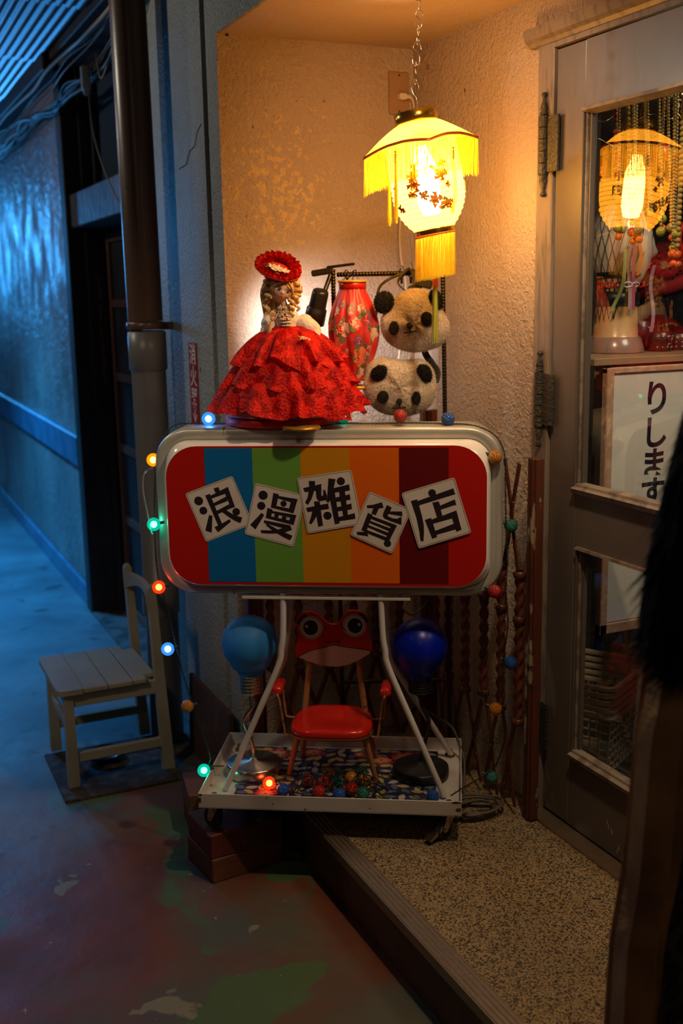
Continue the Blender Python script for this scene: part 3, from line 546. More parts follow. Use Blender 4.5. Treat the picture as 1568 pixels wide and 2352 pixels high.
steel = mat('steel', (.5, .48, .44), .28, 1, var=(30, (.25, .17, .10), .5, .7)); rub = mat('black_rubber', (.015, .015, .015), .6)
# corner castor bolts inside the tray
for (u, v) in ((-.290, .150), (.295, .150), (-.295, -.155), (.295, -.155)):
    q = MB(); q.cyl((u, v, zb+.002), (u, v, zb+.010), .014, None, 6, False); q.cyl((u, v, zb+.010), (u, v, zb+.022), .007, None, 10); q.build('castor_bolt', rust, sign)
for i, (u, v, th, rest) in enumerate(((-.290, -.150, 2.5, PLAT), (.290, -.150, 3.9, PLAT), (-.285, .145, 2.9, PLAT), (.290, .150, 3.3, PLAT))):
    rw = .027; M = Matrix.Translation((u, v, 0)) @ Matrix.Rotation(th, 4, 'Z')
    def L_(p): return tuple(M @ Vector(p))
    zc = rw+.0005; q = MB()
    q.box(-.022, .022, -.018, .018, zb-.004, zb, .001, M); q.lathe([(0, zb-.004), (.019, zb-.004), (.019, zb-.008), (.015, zb-.013), (0, zb-.013)], 16, (u, v, 0))
    for s_ in (-1, 1):
        vs = [(-.018, s_*.016, zb-.012), (.012, s_*.016, zb-.012), (.024, s_*.013, zc+.002), (.018, s_*.013, zc-.008), (.010, s_*.013, zc-.006)]
        M2 = M; a = [Vector(p) for p in vs]; b = [Vector((p[0], p[1]-s_*.0018, p[2])) for p in vs]
        q.add(a+b, [tuple(range(5)), tuple(range(5, 10))[::-1]]+[(k, 5+k, 5+(k+1) % 5, (k+1) % 5) for k in range(5)], False, M2)
    q.box(-.018, .012, -.016, .016, zb-.0145, zb-.0125, 0, M); q.cyl(L_((.016, -.017, zc)), L_((.016, .017, zc)), .004)
    cs = q.build('castor', steel, sign, 'worn metal swivel castor')
    q = MB(); pr = [(0, -.010), (.014, -.010), (.016, -.011), (rw-.003, -.011), (rw, -.007), (rw, .007), (rw-.003, .011), (.016, .011), (.014, .010), (0, .010)]
    q.lathe(pr, 28, (0, 0, 0), M @ Matrix.Translation((.016, 0, zc)) @ Matrix.Rotation(R(90), 4, 'X')); q.build('wheel', rub, cs)
    if i == 1:
        q = MB(); q.prism([(.020, .018), (.040, .004), (.062, -.004), (.066, .0), (.045, .014), (.024, .030)], .022, M @ Matrix.Translation((0, -.011, .012))); q.build('brake_pedal', steel, cs)

# rug lying in the tray: flat woven pattern of leaves and flowers
rug = thing('rug', cp(0, 0, .2155), CR, 'small patterned rug of blue ground, cream leaves and red flowers in the tray', 'rug')
navy = mat('rug_navy', (.012, .014, .06), .95, bump=(400, .4), var=(60, (.02, .02, .09), .4, .6)); crm = mat('rug_cream', (.42, .39, .33), .95, bump=(400, .4)); yel = mat('rug_yellow', (.44, .34, .09), .95, bump=(400, .4)); red_ = mat('rug_red', (.35, .02, .02), .95, bump=(400, .4)); pnk = mat('rug_pink', (.42, .16, .13), .95, bump=(400, .4)); blu_ = mat('rug_blue', (.10, .13, .22), .95, bump=(400, .4))
q = MB(); q.box(-.25, .262, -.185, .17, 0, .004); base = q.build('rug_base', navy, rug)
q = MB(); rn = random.Random(3)
def leafpoly(cx, cy, L_, W_, a, z):
    pts = []
    for i in range(9):
        t = i/8; w_ = W_*math.sin(math.pi*t)**.8*(1-.3*t); pts.append((t*L_-L_/2, w_))
    pts += [(x, -y) for x, y in pts[-2:0:-1]]
    return [(cx+x*math.cos(a)-y*math.sin(a), cy+x*math.sin(a)+y*math.cos(a), z) for x, y in pts]
for i in range(17):
    for j in range(12):
        cx = -.24+.03*i+rn.uniform(-.006, .006); cy = -.175+.03*j+rn.uniform(-.006, .006)
        if (cx-.02)**2/.09**2+(cy+.045)**2/.05**2 < 1: continue
        q.mat(rn.choice((0, 0, 1, 1, 4))); pl = leafpoly(cx, cy, .036, .0105, rn.uniform(0, 6.28), .0042+.0002*rn.random())
        q.add(pl, [tuple(range(len(pl)))])
def ellipse(cx, cy, rx, ry, z, wob=0, n=36): return [(cx+rx*(1+wob*math.cos(8*a))*math.cos(a), cy+ry*(1+wob*math.cos(8*a))*math.sin(a), z) for a in [2*math.pi*k/n for k in range(n)]]
for cx, cy, r_ in ((-.18, .12, .042), (-.08, .14, .032), (.11, .10, .034), (.18, .12, .05), (-.17, -.12, .03), (.05, .13, .02)):
    for m_, s_, w_ in ((2, 1, .16), (3, .7, .2), (1, .35, .2), (2, .18, .1)): q.mat(m_); q.add(ellipse(cx, cy, r_*s_, r_*s_*.8, .0046+.0002*(1-s_), w_), [tuple(range(36))])
for m_, s_ in ((2, 1), (1, .93), (2, .86), (3, .6), (2, .5)): q.mat(m_); q.add(ellipse(.02, -.045, .088*s_, .048*s_, .0047+.0002*(1-s_)), [tuple(range(36))])
q.build('woven_pattern', [crm, yel, red_, pnk, blu_], rug, None, 'stuff')

# ------------------------------------------------------------------ two bulb-shaped lamps
def bulb_lamp(u, v, label, shade, metal, base_h, br, sock, wav, baser, zc):
    t = thing('bulb_lamp', cp(u, v, .2202), R(-24), label, 'lamp', 'bulb lamps')
    q = MB(); q.lathe([(0, 0), (baser, 0), (baser+.001, .004), (baser, base_h-.003), (baser-.004, base_h), (.012, base_h+.003), (.007, base_h+.010), (0, base_h+.010)], 44); q.build('base', metal, t)
    z1 = sock-.2202; q = MB()
    q.tube(spline([(0, 0, base_h), (0, 0, base_h+.02), (wav[0], 0, base_h+(z1-base_h)*.33), (wav[1], 0, base_h+(z1-base_h)*.62), (wav[2], 0, base_h+(z1-base_h)*.85), (0, 0, z1+.005)], 10), .0052, 10); q.build('stem', metal, t)
    q = MB(); pr = [(0, z1), (.008, z1), (.017, z1+.004), (.024, z1+.008)]; z = z1+.010
    hs = (br_neck - z1-.010) if False else (zc-br*1.22-.2202)-z1-.010
    k_ = 5
    for k in range(k_): pr += [(.0285, z+hs*k/k_), (.0312, z+hs*(k+.35)/k_), (.0312, z+hs*(k+.6)/k_), (.0275, z+hs*(k+.95)/k_)]
    q.lathe(pr+[(.030, z+hs), (.029, z+hs+.004)], 32); q.build('screw_socket', metal, t)
    q = MB(); c = zc-.2202; pts = []
    for k in range(15): a = R(90-k*9.0); pts.append((br*math.cos(a), c+br*math.sin(a)))
    neck = z+hs+.002; r_n = .033
    last = pts[-1]; 
    ctl = [pts[-2], last, (br*.66, c-br*.88), (r_n+.003, neck+.012), (r_n-.001, neck)]
    sp = spline([(a, 0, b) for a, b in ctl], 6)
    pr2 = pts[:-1]+[(p.x, p.z) for p in sp[6:]]
    q.lathe(pr2, 40); q.build('bulb_shade', shade, t); return t
brushed = mat('brushed_steel', (.55, .52, .46), .26, 1); blackm = mat('black_metal', (.015, .015, .016), .42, .2)
br_neck = 0
bulb_lamp(-.2225, .008, 'blue bulb-shaped table lamp on a brushed steel base', mat('pale_blue_glass', (.02, .20, .56), .55, spec=.3, var=(5, (.02, .16, .48), .4, .7)), brushed, .030, .0722, .434, (-.006, -.022, .004), .073, .579)
bulb_lamp(.2195, .020, 'dark blue bulb-shaped table lamp on a black base', mat('deep_blue_glass', (.0, .010, .36), .32, spec=.35), blackm, .026, .0715, .440, (.012, .022, .004), .0735, .575)

# ------------------------------------------------------------------ frog chair
fc = thing('child_chair', cp(-.009, .03, .2202), CR, 'red child chair with a frog-face backrest, standing in the tray', 'chair')
redp = mat('red_lacquer', (.62, .014, .006), .22, coat=.4, var=(3, (.52, .02, .008), .4, .7)); tan = mat('worn_tan_paint', (.36, .15, .055), .5, var=(60, (.12, .05, .02), .6, .66)); 
q = MB(); pr = []
def seatfn(u, v):
    a = 2*math.pi*u; c = abs(math.cos(a))**.55*math.copysign(1, math.cos(a)); s_ = abs(math.sin(a))**.55*math.copysign(1, math.sin(a))
    return c, s_
n_ = 48; prof = [(0, .002), (.5, .003), (.85, .007), (.96, .006), (1.0, .0), (1.0, -.010), (.97, -.016), (.5, -.016), (0, -.016)]; vs = []
for r_, z in prof:
    for k in range(n_):
        c, s_ = seatfn(k/n_, 0); wd = .105-.012*(s_ > 0)*abs(s_); vs.append((r_*c*(.106-.014*max(s_, 0)), r_*s_*.088-.028, .150+z+.006*max(s_, 0)*r_))
q.add(vs, [(j*n_+(k+1) % n_, j*n_+k, (j+1)*n_+k, (j+1)*n_+(k+1) % n_) for j in range(len(prof)-1) for k in range(n_)], True); q.build('seat', redp, fc)
q = MB(); q.lathe([(1, 0)], 4) if False else None
vs = []
for z, e in ((.137, 1.012), (.131, 1.012), (.131, .95)):
    for k in range(n_): c, s_ = seatfn(k/n_, 0); vs.append((e*c*(.1065-.014*max(s_, 0)), e*s_*.0885-.028, z))
q.add(vs, [(j*n_+(k+1) % n_, j*n_+k, (j+1)*n_+k, (j+1)*n_+(k+1) % n_) for j in range(2) for k in range(n_)], True); q.build('seat_trim', tan, fc)
for a, b in (((-.118, -.030, 0), (-.085, -.062, .134)), ((.115, -.055, 0), (.085, -.068, .134)), ((-.100, .085, 0), (-.075, .025, .134)), ((.105, .085, 0), (.078, .025, .134))):
    q = MB(); q.cyl(a, b, .0068, .0088, 12); q.build('leg', tan, fc)
for s_ in (-1, 1): q = MB(); q.cyl((s_*.082, .028, .145), (s_*.060, .040, .335), .0085, .0070, 12); q.build('back_post', tan, fc)
# frog head: board 12 mm thick, outline in x,z
HZ = .405-.045; HY = .028
def frog_outline():
    P = [(-.098, -.052), (-.101, -.025), (-.093, -.005), (-.091, .012), (-.096, .032), (-.090, .058), (-.066, .072), (-.040, .066), (-.020, .048), (-.008, .040), (.012, .040), (.022, .055), (.040, .074), (.063, .077), (.086, .066), (.094, .044), (.091, .020), (.098, .002), (.103, -.018), (.097, -.036), (.070, -.055), (.040, -.071), (.005, -.077), (-.035, -.073), (-.065, -.063), (-.085, -.055)]
    sp = spline([(x, 0, z) for x, z in P+[P[0]]], 3)[:-1]; return [(p.x, p.z) for p in sp]
q = MB(); q.prism(frog_outline(), .011, Matrix.Translation((0, HY-.012, HZ))); head = q.build('backrest', redp, fc, 'frog-face backrest')
FY = HY-.0122
def disc(q, cx, cz, rx, rz, y, n=28, poly=None): q.add([(cx+rx*math.cos(2*math.pi*k/n), y, HZ+cz+rz*math.sin(2*math.pi*k/n)) for k in range(n)], [tuple(range(n))])
eyew = mat('eye_white', (.68, .60, .56), .35); blk = mat('print_black', (.012, .012, .012), .4)
for s_, cx, cz in ((-1, -.056, .030), (1, .057, .037)):
    q = MB(); disc(q, cx, cz, .031, .031, FY-.0003); q.build('eye_white', eyew, head)
    q = MB()
    for r0, r1 in ((.0292, .0284), (.0272, .0266)): q.add([(cx+r_*math.cos(2*math.pi*k/32), FY-.0005, HZ+cz+r_*math.sin(2*math.pi*k/32)) for r_ in (r0, r1) for k in range(32)], [(k, (k+1) % 32, 32+(k+1) % 32, 32+k) for k in range(32)])
    disc(q, cx+s_*.002, cz, .0195, .0205, FY-.0006); q.build('pupil', mat('pupil_green_black', (.012, .022, .018), .3), head)
    q = MB(); disc(q, cx+s_*.0125, cz+.0035, .0042, .0042, FY-.0008, 14); q.build('eye_glint', eyew, head)
    q = MB()
    for k in range(4):
        a = R(90+s_*-1*(28+k*14)) if s_ > 0 else R(90+(28+k*14)); p = [(cx+r_*math.cos(a+d), HZ+cz+r_*math.sin(a+d)) for r_, d in ((.0315, -.12), (.040, -.10), (.040, .10), (.0315, .12))]; q.add([(x, FY-.0004, z) for x, z in p], [(0, 1, 2, 3)])
    q.build('eyelash', blk, head)
q = MB(); up = [(-.092, -.050), (-.060, -.033), (-.025, -.024), (.002, -.017), (.030, -.021), (.065, -.025), (.098, -.030)]; lo = [(.094, -.040), (.070, -.055), (.040, -.070), (.005, -.076), (-.035, -.0725), (-.065, -.063), (-.086, -.0545)]
q.add([(x, FY-.0003, HZ+z) for x, z in up+lo], [tuple(range(len(up+lo)))]); q.build('chin_patch', mat('chin_pink', (.62, .33, .27), .4), head, 'pale pink chin')
q = MB(); q.tube(spline([(x, FY-.0004, HZ+z) for x, z in up], 5), .0011, 6); 
for pl in ([(-.018, .036), (-.022, .026), (-.028, .015)], [(.022, .044), (.028, .030), (.036, .022)], [(-.024, -.006), (-.016, -.009), (-.010, -.008)], [(.022, -.001), (.014, -.006), (.010, -.006)], [(-.015, -.013), (-.004, -.008), (.003, -.007), (.010, -.008), (.020, -.012)]): q.tube(spline([(x, FY-.0003, HZ+z) for x, z in pl], 4), [.0006]+[.0012]*(len(pl)*4-5)+[.0006, .0006], 6)
q.build('face_line', blk, head)
# wire arms with pads
for s_ in (-1, 1):
    x = s_*.117; q = MB()
    q.tube(spline([(s_*.094, .02, .138), (x+s_*.008, .02, .140), (x+s_*.014, .022, .150), (x+s_*.022, .025, .225), (x+s_*.020, .010, .236), (x+s_*.022, -.055, .232), (x+s_*.016, -.060, .215), (x+s_*.004, -.060, .128), (x-s_*.002, -.060, .122), (s_*.094, -.058, .125)], 6), .0028, 8); q.build('arm_wire', tan, fc)
    q = MB(); q.box(-.014, .014, -.040, .036, -.011, .013, .009, Matrix.Translation((x+s_*.024, -.016, .238)) @ Matrix.Rotation(s_*-.25, 4, 'Y'), 3); q.build('arm_pad', redp, fc)
# ------------------------------------------------------------------ downpipe
pb = mat('pipe_brown', (.115, .062, .04), .33, bump=(18, .05), var=(30, (.06, .035, .025), .66, .70)); pg = mat('pipe_grey', (.16, .15, .145), .38, bump=(12, .03)); 
PX, PY = .893, 3.42
dp = thing('downpipe', (PX, PY, 0), 0, 'thick downpipe, brown above and grey below, fixed to the corner of the alley wall', 'pipe')
q = MB(); q.cyl((-.012, 0, 1.39), (-.020, 0, 3.3), .055, None, 32); q.build('upper_pipe', pb, dp, 'brown upper length')
q = MB(); q.lathe([(.058, 1.365), (.060, 1.368), (.060, 1.385), (.057, 1.388)], 32, (-.012, 0, 0)); q.box(.035, .085, -.012, .012, 1.362, 1.386, .002); q.build('pipe_bracket', pb, dp)
q = MB(); q.lathe([(.050, 1.360), (.060, 1.356), (.0605, 1.24), (.056, 1.237), (.0545, 1.23), (.0545, .56), (.060, .555), (.061, .44), (.0545, .435), (.0545, 0)], 32, (-.01, 0, 0)); q.build('lower_pipe', pg, dp, 'grey lower length with collars')
# fire extinguisher sign strip on the wall (faces the alley)
fs = thing('fire_extinguisher_sign', (XA-.0012, 3.205, 1.075), 0, 'narrow red sign with white characters and a down arrow on the grey wall', 'sign')
q = MB(); q.box(-.0008, 0, -.042, .042, 0, .252); q.build('plate', mat('sign_strip_red', (.30, .006, .008), .4), fs)
q = MB(); wht = mat('sign_strip_white', (.62, .58, .54), .5)
for k, ch in enumerate('消火器'):
    M = Matrix.Translation((-.0010, 0, .213-.066*k)) @ Matrix.Rotation(R(-90), 4, 'Z') @ Matrix.Rotation(R(90), 4, 'X')
    a, f = text_mesh(ch, .066, M, 0, .0012); q.add(a, f)
def ywz(pl): return [(-.0010, -y, z) for y, z in pl]
q.add(ywz([(-.004, .052), (.004, .052), (.004, .020), (-.004, .020)]), [(0, 1, 2, 3)]); q.add(ywz([(-.022, .036), (0, .008), (.022, .036), (.017, .038), (0, .020), (-.017, .038)]), [(0, 1, 4, 5), (1, 2, 3, 4)])
q.build('lettering', wht, fs)

# ------------------------------------------------------------------ little white slatted chair in the alley
cw = mat('chair_white_paint', (.40, .36, .26), .5, bump=(40, .06), var=(6, (.32, .285, .20), .45, .7))
wc = thing('wooden_chair', (.66, 3.30, .012), 0, 'small cream-painted wooden chair with a four-board seat in the alley', 'chair')
yN, yF = -.150, .150
def post(x, y, x2, z1, nm, w_=.030): 
    q = MB(); vs = [(x-.017, y-w_/2, 0), (x+.017, y-w_/2, 0), (x+.017, y+w_/2, 0), (x-.017, y+w_/2, 0), (x2-.013, y-w_/2, z1), (x2+.013, y-w_/2, z1), (x2+.013, y+w_/2, z1), (x2-.013, y+w_/2, z1)]
    q.add(vs, [(3, 2, 1, 0), (4, 5, 6, 7), (0, 1, 5, 4), (1, 2, 6, 5), (2, 3, 7, 6), (3, 0, 4, 7)]); q.build(nm, cw, wc)
post(-.145, yN, -.145, .295, 'leg'); post(-.145, yF, -.145, .295, 'leg')
for y in (yN, yF):
    q = MB(); w_ = .028; P = [(.132, 0), (.168, 0), (.150, .30), (.136, .585), (.130, .595), (.118, .595), (.112, .585), (.120, .30)]
    q.add([(x, y-w_/2, z) for x, z in P]+[(x, y+w_/2, z) for x, z in P], [tuple(range(8)), tuple(range(8, 16))[::-1]]+[(k, 8+k, 8+(k+1) % 8, (k+1) % 8) for k in range(8)]); q.build('back_leg', cw, wc)
for k in range(4):
    q = MB(); x0 = -.178+k*.0765; x1 = x0+.0745
    if k == 0: q.prism(rrect(x0, x1+.02, -.178, .178, .020, 4) and [(x1, -.178), (x1, .178), (x0+.02, .178), (x0+.006, .172), (x0, .158), (x0, -.158), (x0+.006, -.172), (x0+.02, -.178)], .016, Matrix(((1, 0, 0, 0), (0, 0, 1, 0), (0, 1, 0, .297), (0, 0, 0, 1))))
    elif k == 3: q.box(x0, x1-.0, -.134, .134, .297, .313, .003); q.box(x0, x1-.035, -.176, .176, .2972, .3128, .003)
    else: q.box(x0, x1, -.178, .178, .297, .313, .003)
    q.build('seat_board', cw, wc)
for y in (yN, yF): q = MB(); q.box(-.135, .13, y-.009, y+.009, .252, .296, .002); q.build('apron', cw, wc); q = MB(); q.box(-.135, .135, y-.009, y+.009, .075, .105, .002); q.build('stretcher', cw, wc)
q = MB(); q.box(-.154, -.136, yN, yF, .252, .296, .002); q.build('apron', cw, wc); q = MB(); q.box(-.154, -.136, yN, yF, .175, .200, .002); q.build('stretcher', cw, wc)
q = MB(); N = 14; vs = []
for k in range(N+1):
    t = k/N; y = yN+(yF-yN)*t; d = math.sin(math.pi*t)
    vs += [(.110+.020*d, y, .515+.035*d), (.130+.02*d, y, .515+.035*d), (.126+.02*d, y, .575), (.108+.02*d, y, .575)]
fsx = [(4*k+a, 4*k+(a+1) % 4, 4*k+4+(a+1) % 4, 4*k+4+a) for k in range(N) for a in range(4)]
q.add(vs, fsx+[(0, 3, 2, 1), (4*N, 4*N+1, 4*N+2, 4*N+3)]); q.build('back_rail', cw, wc)
# rough mat under it, dark bowl under it
mt = MB(); mt.box(.472, .935, 3.06, 3.43, .0005, .011, .003); tag(mt.build('door_mat', mat('rough_mat', (.05, .04, .038), .85, bump=(90, 1.0, 4, (1, 1.8, 1)), var=(30, (.10, .085, .08), .5, .6))), 'dark rough mat under the cream wooden chair', 'mat')
q = MB(); q.lathe([(0, .0), (.03, 0), (.055, .020), (.062, .024), (.058, .026), (.03, .006), (0, .005)], 28); tag(q.build('dish', mat('dark_glaze', (.02, .03, .045), .2)), 'dark shallow dish on the mat under the chair', 'dish').location = (.645, 3.30, .0115)

# wooden blocks that carry the left castors, leaning board
bm1 = mat('block_red', (.12, .018, .012), .6, bump=(60, .15), var=[(8, (.07, .03, .02), .45, .6), (40, (.32, .22, .17), .66, .70)]); bm2 = mat('block_brown', (.15, .052, .02), .6, bump=(50, .2, 3, (.3, 3, 3)), var=(7, (.09, .03, .015), .4, .7))
def block(loc, rz, sx, sy, sz, m, lab):
    q = MB(); q.box(-sx/2, sx/2, -sy/2, sy/2, 0, sz, .003); return tag(q.build('wooden_block', m), lab, 'block', None) , loc, rz
for loc, rz, sz_, m, lab in (((.818, 2.530, 0), R(7), .066, bm2, 'brown wooden block at the bottom of the front pile under the stand'), ((.820, 2.528, .0665), R(5), .066, bm1, 'dull red wooden block topping the front pile under the stand'),
    ((.858, 2.745, 0), R(-8), .066, bm1, 'dark wooden block at the bottom of the rear pile behind the left castor'), ((.856, 2.745, .0665), R(-10), .066, bm2, 'brown wooden block topping the rear pile behind the left castor')):
    o, l, r_ = block(loc, rz, .205, .155, sz_, m, lab); o.location = l; o.rotation_euler.z = r_
q = MB(); q.prism([(0, 0), (.40, 0), (.40, .262), (0, .262)], .014, Matrix.Rotation(R(-90), 4, 'Z') )
lb = q.build('leaning_board', mat('board_brown', (.075, .035, .022), .6, bump=(30, .2), var=(12, (.12, .07, .03), .5, .7))); tag(lb, 'dark brown board with a sloping top leaning on the wall behind the stand', 'board'); lb.location = (.918, 3.28, .0); lb.rotation_euler = (0, R(2.2), 0)

# ------------------------------------------------------------------ hanging rack of ribbed black rod
rod = mat('black_rod', (.030, .020, .014), .32, .6)
rk = thing('hanging_rack', cp(.14, .22, PLAT), CR, 'black ribbed metal hanging rack standing behind the sign', 'rack')
def ribrod(a, b, r=.0062, pitch=.008):
    a = Vector(a); b = Vector(b); n = int((b-a).length/pitch); P = []; rr = []
    for k in range(n+1):
        for t, e in ((0, .0), (.25, .0012), (.7, .0012), (.95, .0)):
            if k == n and t > 0: break
            P.append(a.lerp(b, min((k+t)/n, 1))); rr.append(r-.001+e)
    q = MB(); q.tube(P, rr, 8); return q
for a, b, nm in (((-.140, 0, 1.378), (.135, 0, 1.378), 'top_rail'), ((-.150, 0, 1.392), (-.146, 0, .0), 'post'), ((.134, 0, 1.385), (.156, 0, .0), 'post'), ((-.146, 0, .262), (.152, 0, .275), 'lower_rail')): ribrod(a, b).build(nm, rod, rk)
q = MB(); 
for x in (-.146, .156): q.box(x-.012, x+.012, -.05, .05, 0, .010, .002)
q.build('foot', rod, rk, None) 
RZ = 1.513; RV = .22
# clip-on spotlight on the left end of the rail
cl = thing('clip_spotlight', cp(-.02, RV, RZ+.004), CR, 'black clip-on spotlight clamped to the left end of the black rack', 'lamp')
bk2 = mat('black_plastic', (.016, .014, .013), .35)
q = MB(); q.box(-.045, .012, -.012, .012, -.002, .014, .003, Matrix.Rotation(R(-8), 4, 'Y')); q.box(-.005, .070, -.006, .006, .012, .019, .003, Matrix.Rotation(R(-6), 4, 'Y')); q.cyl((0, -.014, .004), (0, .014, .004), .007); q.build('clamp', bk2, cl)
q = MB(); q.tube([(.004, -.004, -.005), (-.010, -.02, -.045), (-.018, -.03, -.068)], .006, 4); q.build('bracket', bk2, cl)
hd = Matrix.Translation((-.027, -.045, -.084)) @ Matrix.Rotation(R(16), 4, 'Y') @ Matrix.Rotation(R(14), 4, 'X')
q = MB(); q.lathe([(0, .045), (.016, .045), (.020, .042), (.0215, .036), (.0225, .0), (.0225, -.002), (.0265, -.006), (.028, -.045), (.0255, -.045), (.022, -.012), (0, -.012)], 32, (0, 0, 0), hd); q.build('lamp_shade', bk2, cl)
q = MB(); q.lathe([(0, -.040), (.012, -.040), (.022, -.034), (.0235, -.022), (.012, -.014), (0, -.014)], 20, (0, 0, 0), hd); q.build('led_bulb', mat('led_white', (1, 1, 1), .4, emit=((1, .96, .95), 25)), cl)
lo = light('clip_spotlight_beam', 'SPOT', tuple(Matrix.Translation(cp(-.02, RV, RZ+.004)) @ Matrix.Rotation(CR, 4, 'Z') @ hd @ Vector((0, 0, -.047))), 9, (1, .93, .95), (1.24, 2.876, 1.37), .012, 120, .6)
# ------------------------------------------------------------------ floral hooped cloth
flr = bpy.data.materials.new('floral_cloth'); 
m, n, L, p = node_mat('floral_cloth'); tc = n.new('ShaderNodeTexCoord'); cur = None
p.inputs['Roughness'].default_value = .42; p.inputs['Sheen Weight'].default_value = .2
gr = n.new('ShaderNodeTexNoise'); gr.inputs['Scale'].default_value = 16; L.new(tc.outputs['Object'], gr.inputs['Vector']); x = n.new('ShaderNodeMapRange'); x.inputs[1].default_value = .45; x.inputs[2].default_value = .6; L.new(gr.outputs[0], x.inputs[0])
mx = n.new('ShaderNodeMix'); mx.data_type = 'RGBA'; mx.inputs[6].default_value = (.62, .010, .004, 1); mx.inputs[7].default_value = (.68, .06, .05, 1); L.new(x.outputs[0], mx.inputs[0]); cur = mx.outputs[2]
L.new(cur, p.inputs['Base Color'])
fl = thing('floral_cloth', cp(.047, .150, 1.222), CR, 'red floral satin cloth gathered between two yellow hoops, hanging beside the panda bags', 'cloth')
q = MB(); N = 64
def drape(r, z, a, j):
    t = j/20; w_ = .10*math.sin(math.pi*t)**.6+.0; return r*(1+w_*math.cos(9*a+1.5*t)+.04*math.cos(17*a+t*4)), z
prof = []
for j in range(21):
    t = j/20; r_ = .029*(1-t)+.0325*t; bul = math.sin(math.pi*min(1, t*1.02))**.9*(.030 if t > .35 else .030); prof.append((r_+bul*(.55+.45*t)+.006*math.sin(math.pi*t), .022+.232*t))
q.lathe(prof, N, mod=drape); cloth = q.build('cloth', m, fl)
q = MB(); q.lathe([(.0325, .253), (.0345, .254), (.0345, .270), (.033, .271)], 48); q.build('waistband', mat('red_satin', (.55, .012, .006), .3), fl)
q = MB(); q.lathe([(.033, .270), (.037, .270), (.0375, .273), (.036, .276), (.030, .276), (.030, .271)], 48); q.build('hoop', mat('yellow_plastic', (.75, .42, .03), .35), fl)
q = MB(); q.lathe([(.024, 0), (.036, .002), (.038, .006), (.034, .010), (.022, .010)], 48, (.008, 0, 0)); q.build('hoop', MAT['yellow_plastic'], fl)
q = MB(); q.tube(spline([(-.03, 0, .272), (-.015, .02, .285), (0, .045, .300), (.004, .066, .301), (0, .072, .290)], 6), .0012, 6); q.tube([(0, .0, .275), (0, .05, .30)], .0012, 5); q.build('wire', bk2, fl)
# printed flowers on the cloth: petals following its surface
def csurf(a, z):
    t = max(0, min(1, (z-.022)/.232)); j = t*20; i0 = min(19, int(j)); r0 = prof[i0][0]; r1 = prof[i0+1][0]; r_ = r0+(r1-r0)*(j-i0); r_, _ = drape(r_, z, a, j); return ((r_+.0006)*math.cos(a), (r_+.0006)*math.sin(a), z)
def dab(q, a0, z0, rad, wob, n=14, ang=0, k=5, asp=1):
    pts = [(a0, z0)]; vs = []
    for i in range(n*2):
        th = 2*math.pi*i/(n*2); rr = rad*(1+wob*math.cos(k*th+ang)); dx = rr*math.cos(th)*asp; dz = rr*math.sin(th); vs.append(csurf(a0+dx/.062, z0+dz))
    q.add([csurf(a0, z0)]+vs, [(0, 1+(i+1) % (n*2), 1+i) for i in range(n*2)], True)
q = MB(); rn = random.Random(12)
for a0, z0, s_, mi in ((-1.9, .155, .019, 0), (-2.2, .12, .016, 1), (-1.1, .085, .024, 1), (-1.35, .17, .017, 2), (-.75, .10, .017, 2), (-2.55, .165, .016, 1), (-1.0, .045, .013, 0), (-1.6, .20, .012, 2), (-.8, .18, .017, 3), (-1.25, .125, .013, 3), (-1.2, .022+.01, .008, 0), (-2.8, .09, .015, 1), (-.45, .14, .018, 0), (-1.75, .10, .008, 2), (-1.05, .205, .011, 0), (-2.3, .20, .010, 0), (-.6, .06, .013, 2), (-2.1, .215, .009, 3)):
    q.mat(4); 
    for e in range(5): th = rn.uniform(0, 6.28); dab(q, a0+math.cos(th)*s_*1.1/.062, z0+math.sin(th)*s_*1.1, s_*.42, .25, 6, rn.uniform(0, 6), 2, .7)
    for e in range(3):
        q.mat((mi if e != 1 else (2 if mi != 2 else 0))); dab(q, a0+.02*e, z0+.001*e, s_*(1-.3*e), .16, 12, e+z0*50, 6)
    q.mat(5); dab(q, a0+.03, z0, s_*.16, .1, 6)
q.v = [(x*1.004+0, y*1.004, z) for x, y, z in q.v]
q.build('printed_flowers', [mat('print_cream', (.80, .52, .38), .45), mat('print_orange', (.80, .20, .07), .45), mat('print_pink', (.72, .14, .12), .45), mat('print_violet', (.20, .05, .18), .45), mat('print_leaf', (.13, .15, .06), .45), mat('print_yellow', (.75, .42, .06), .45)], cloth, None, 'stuff')

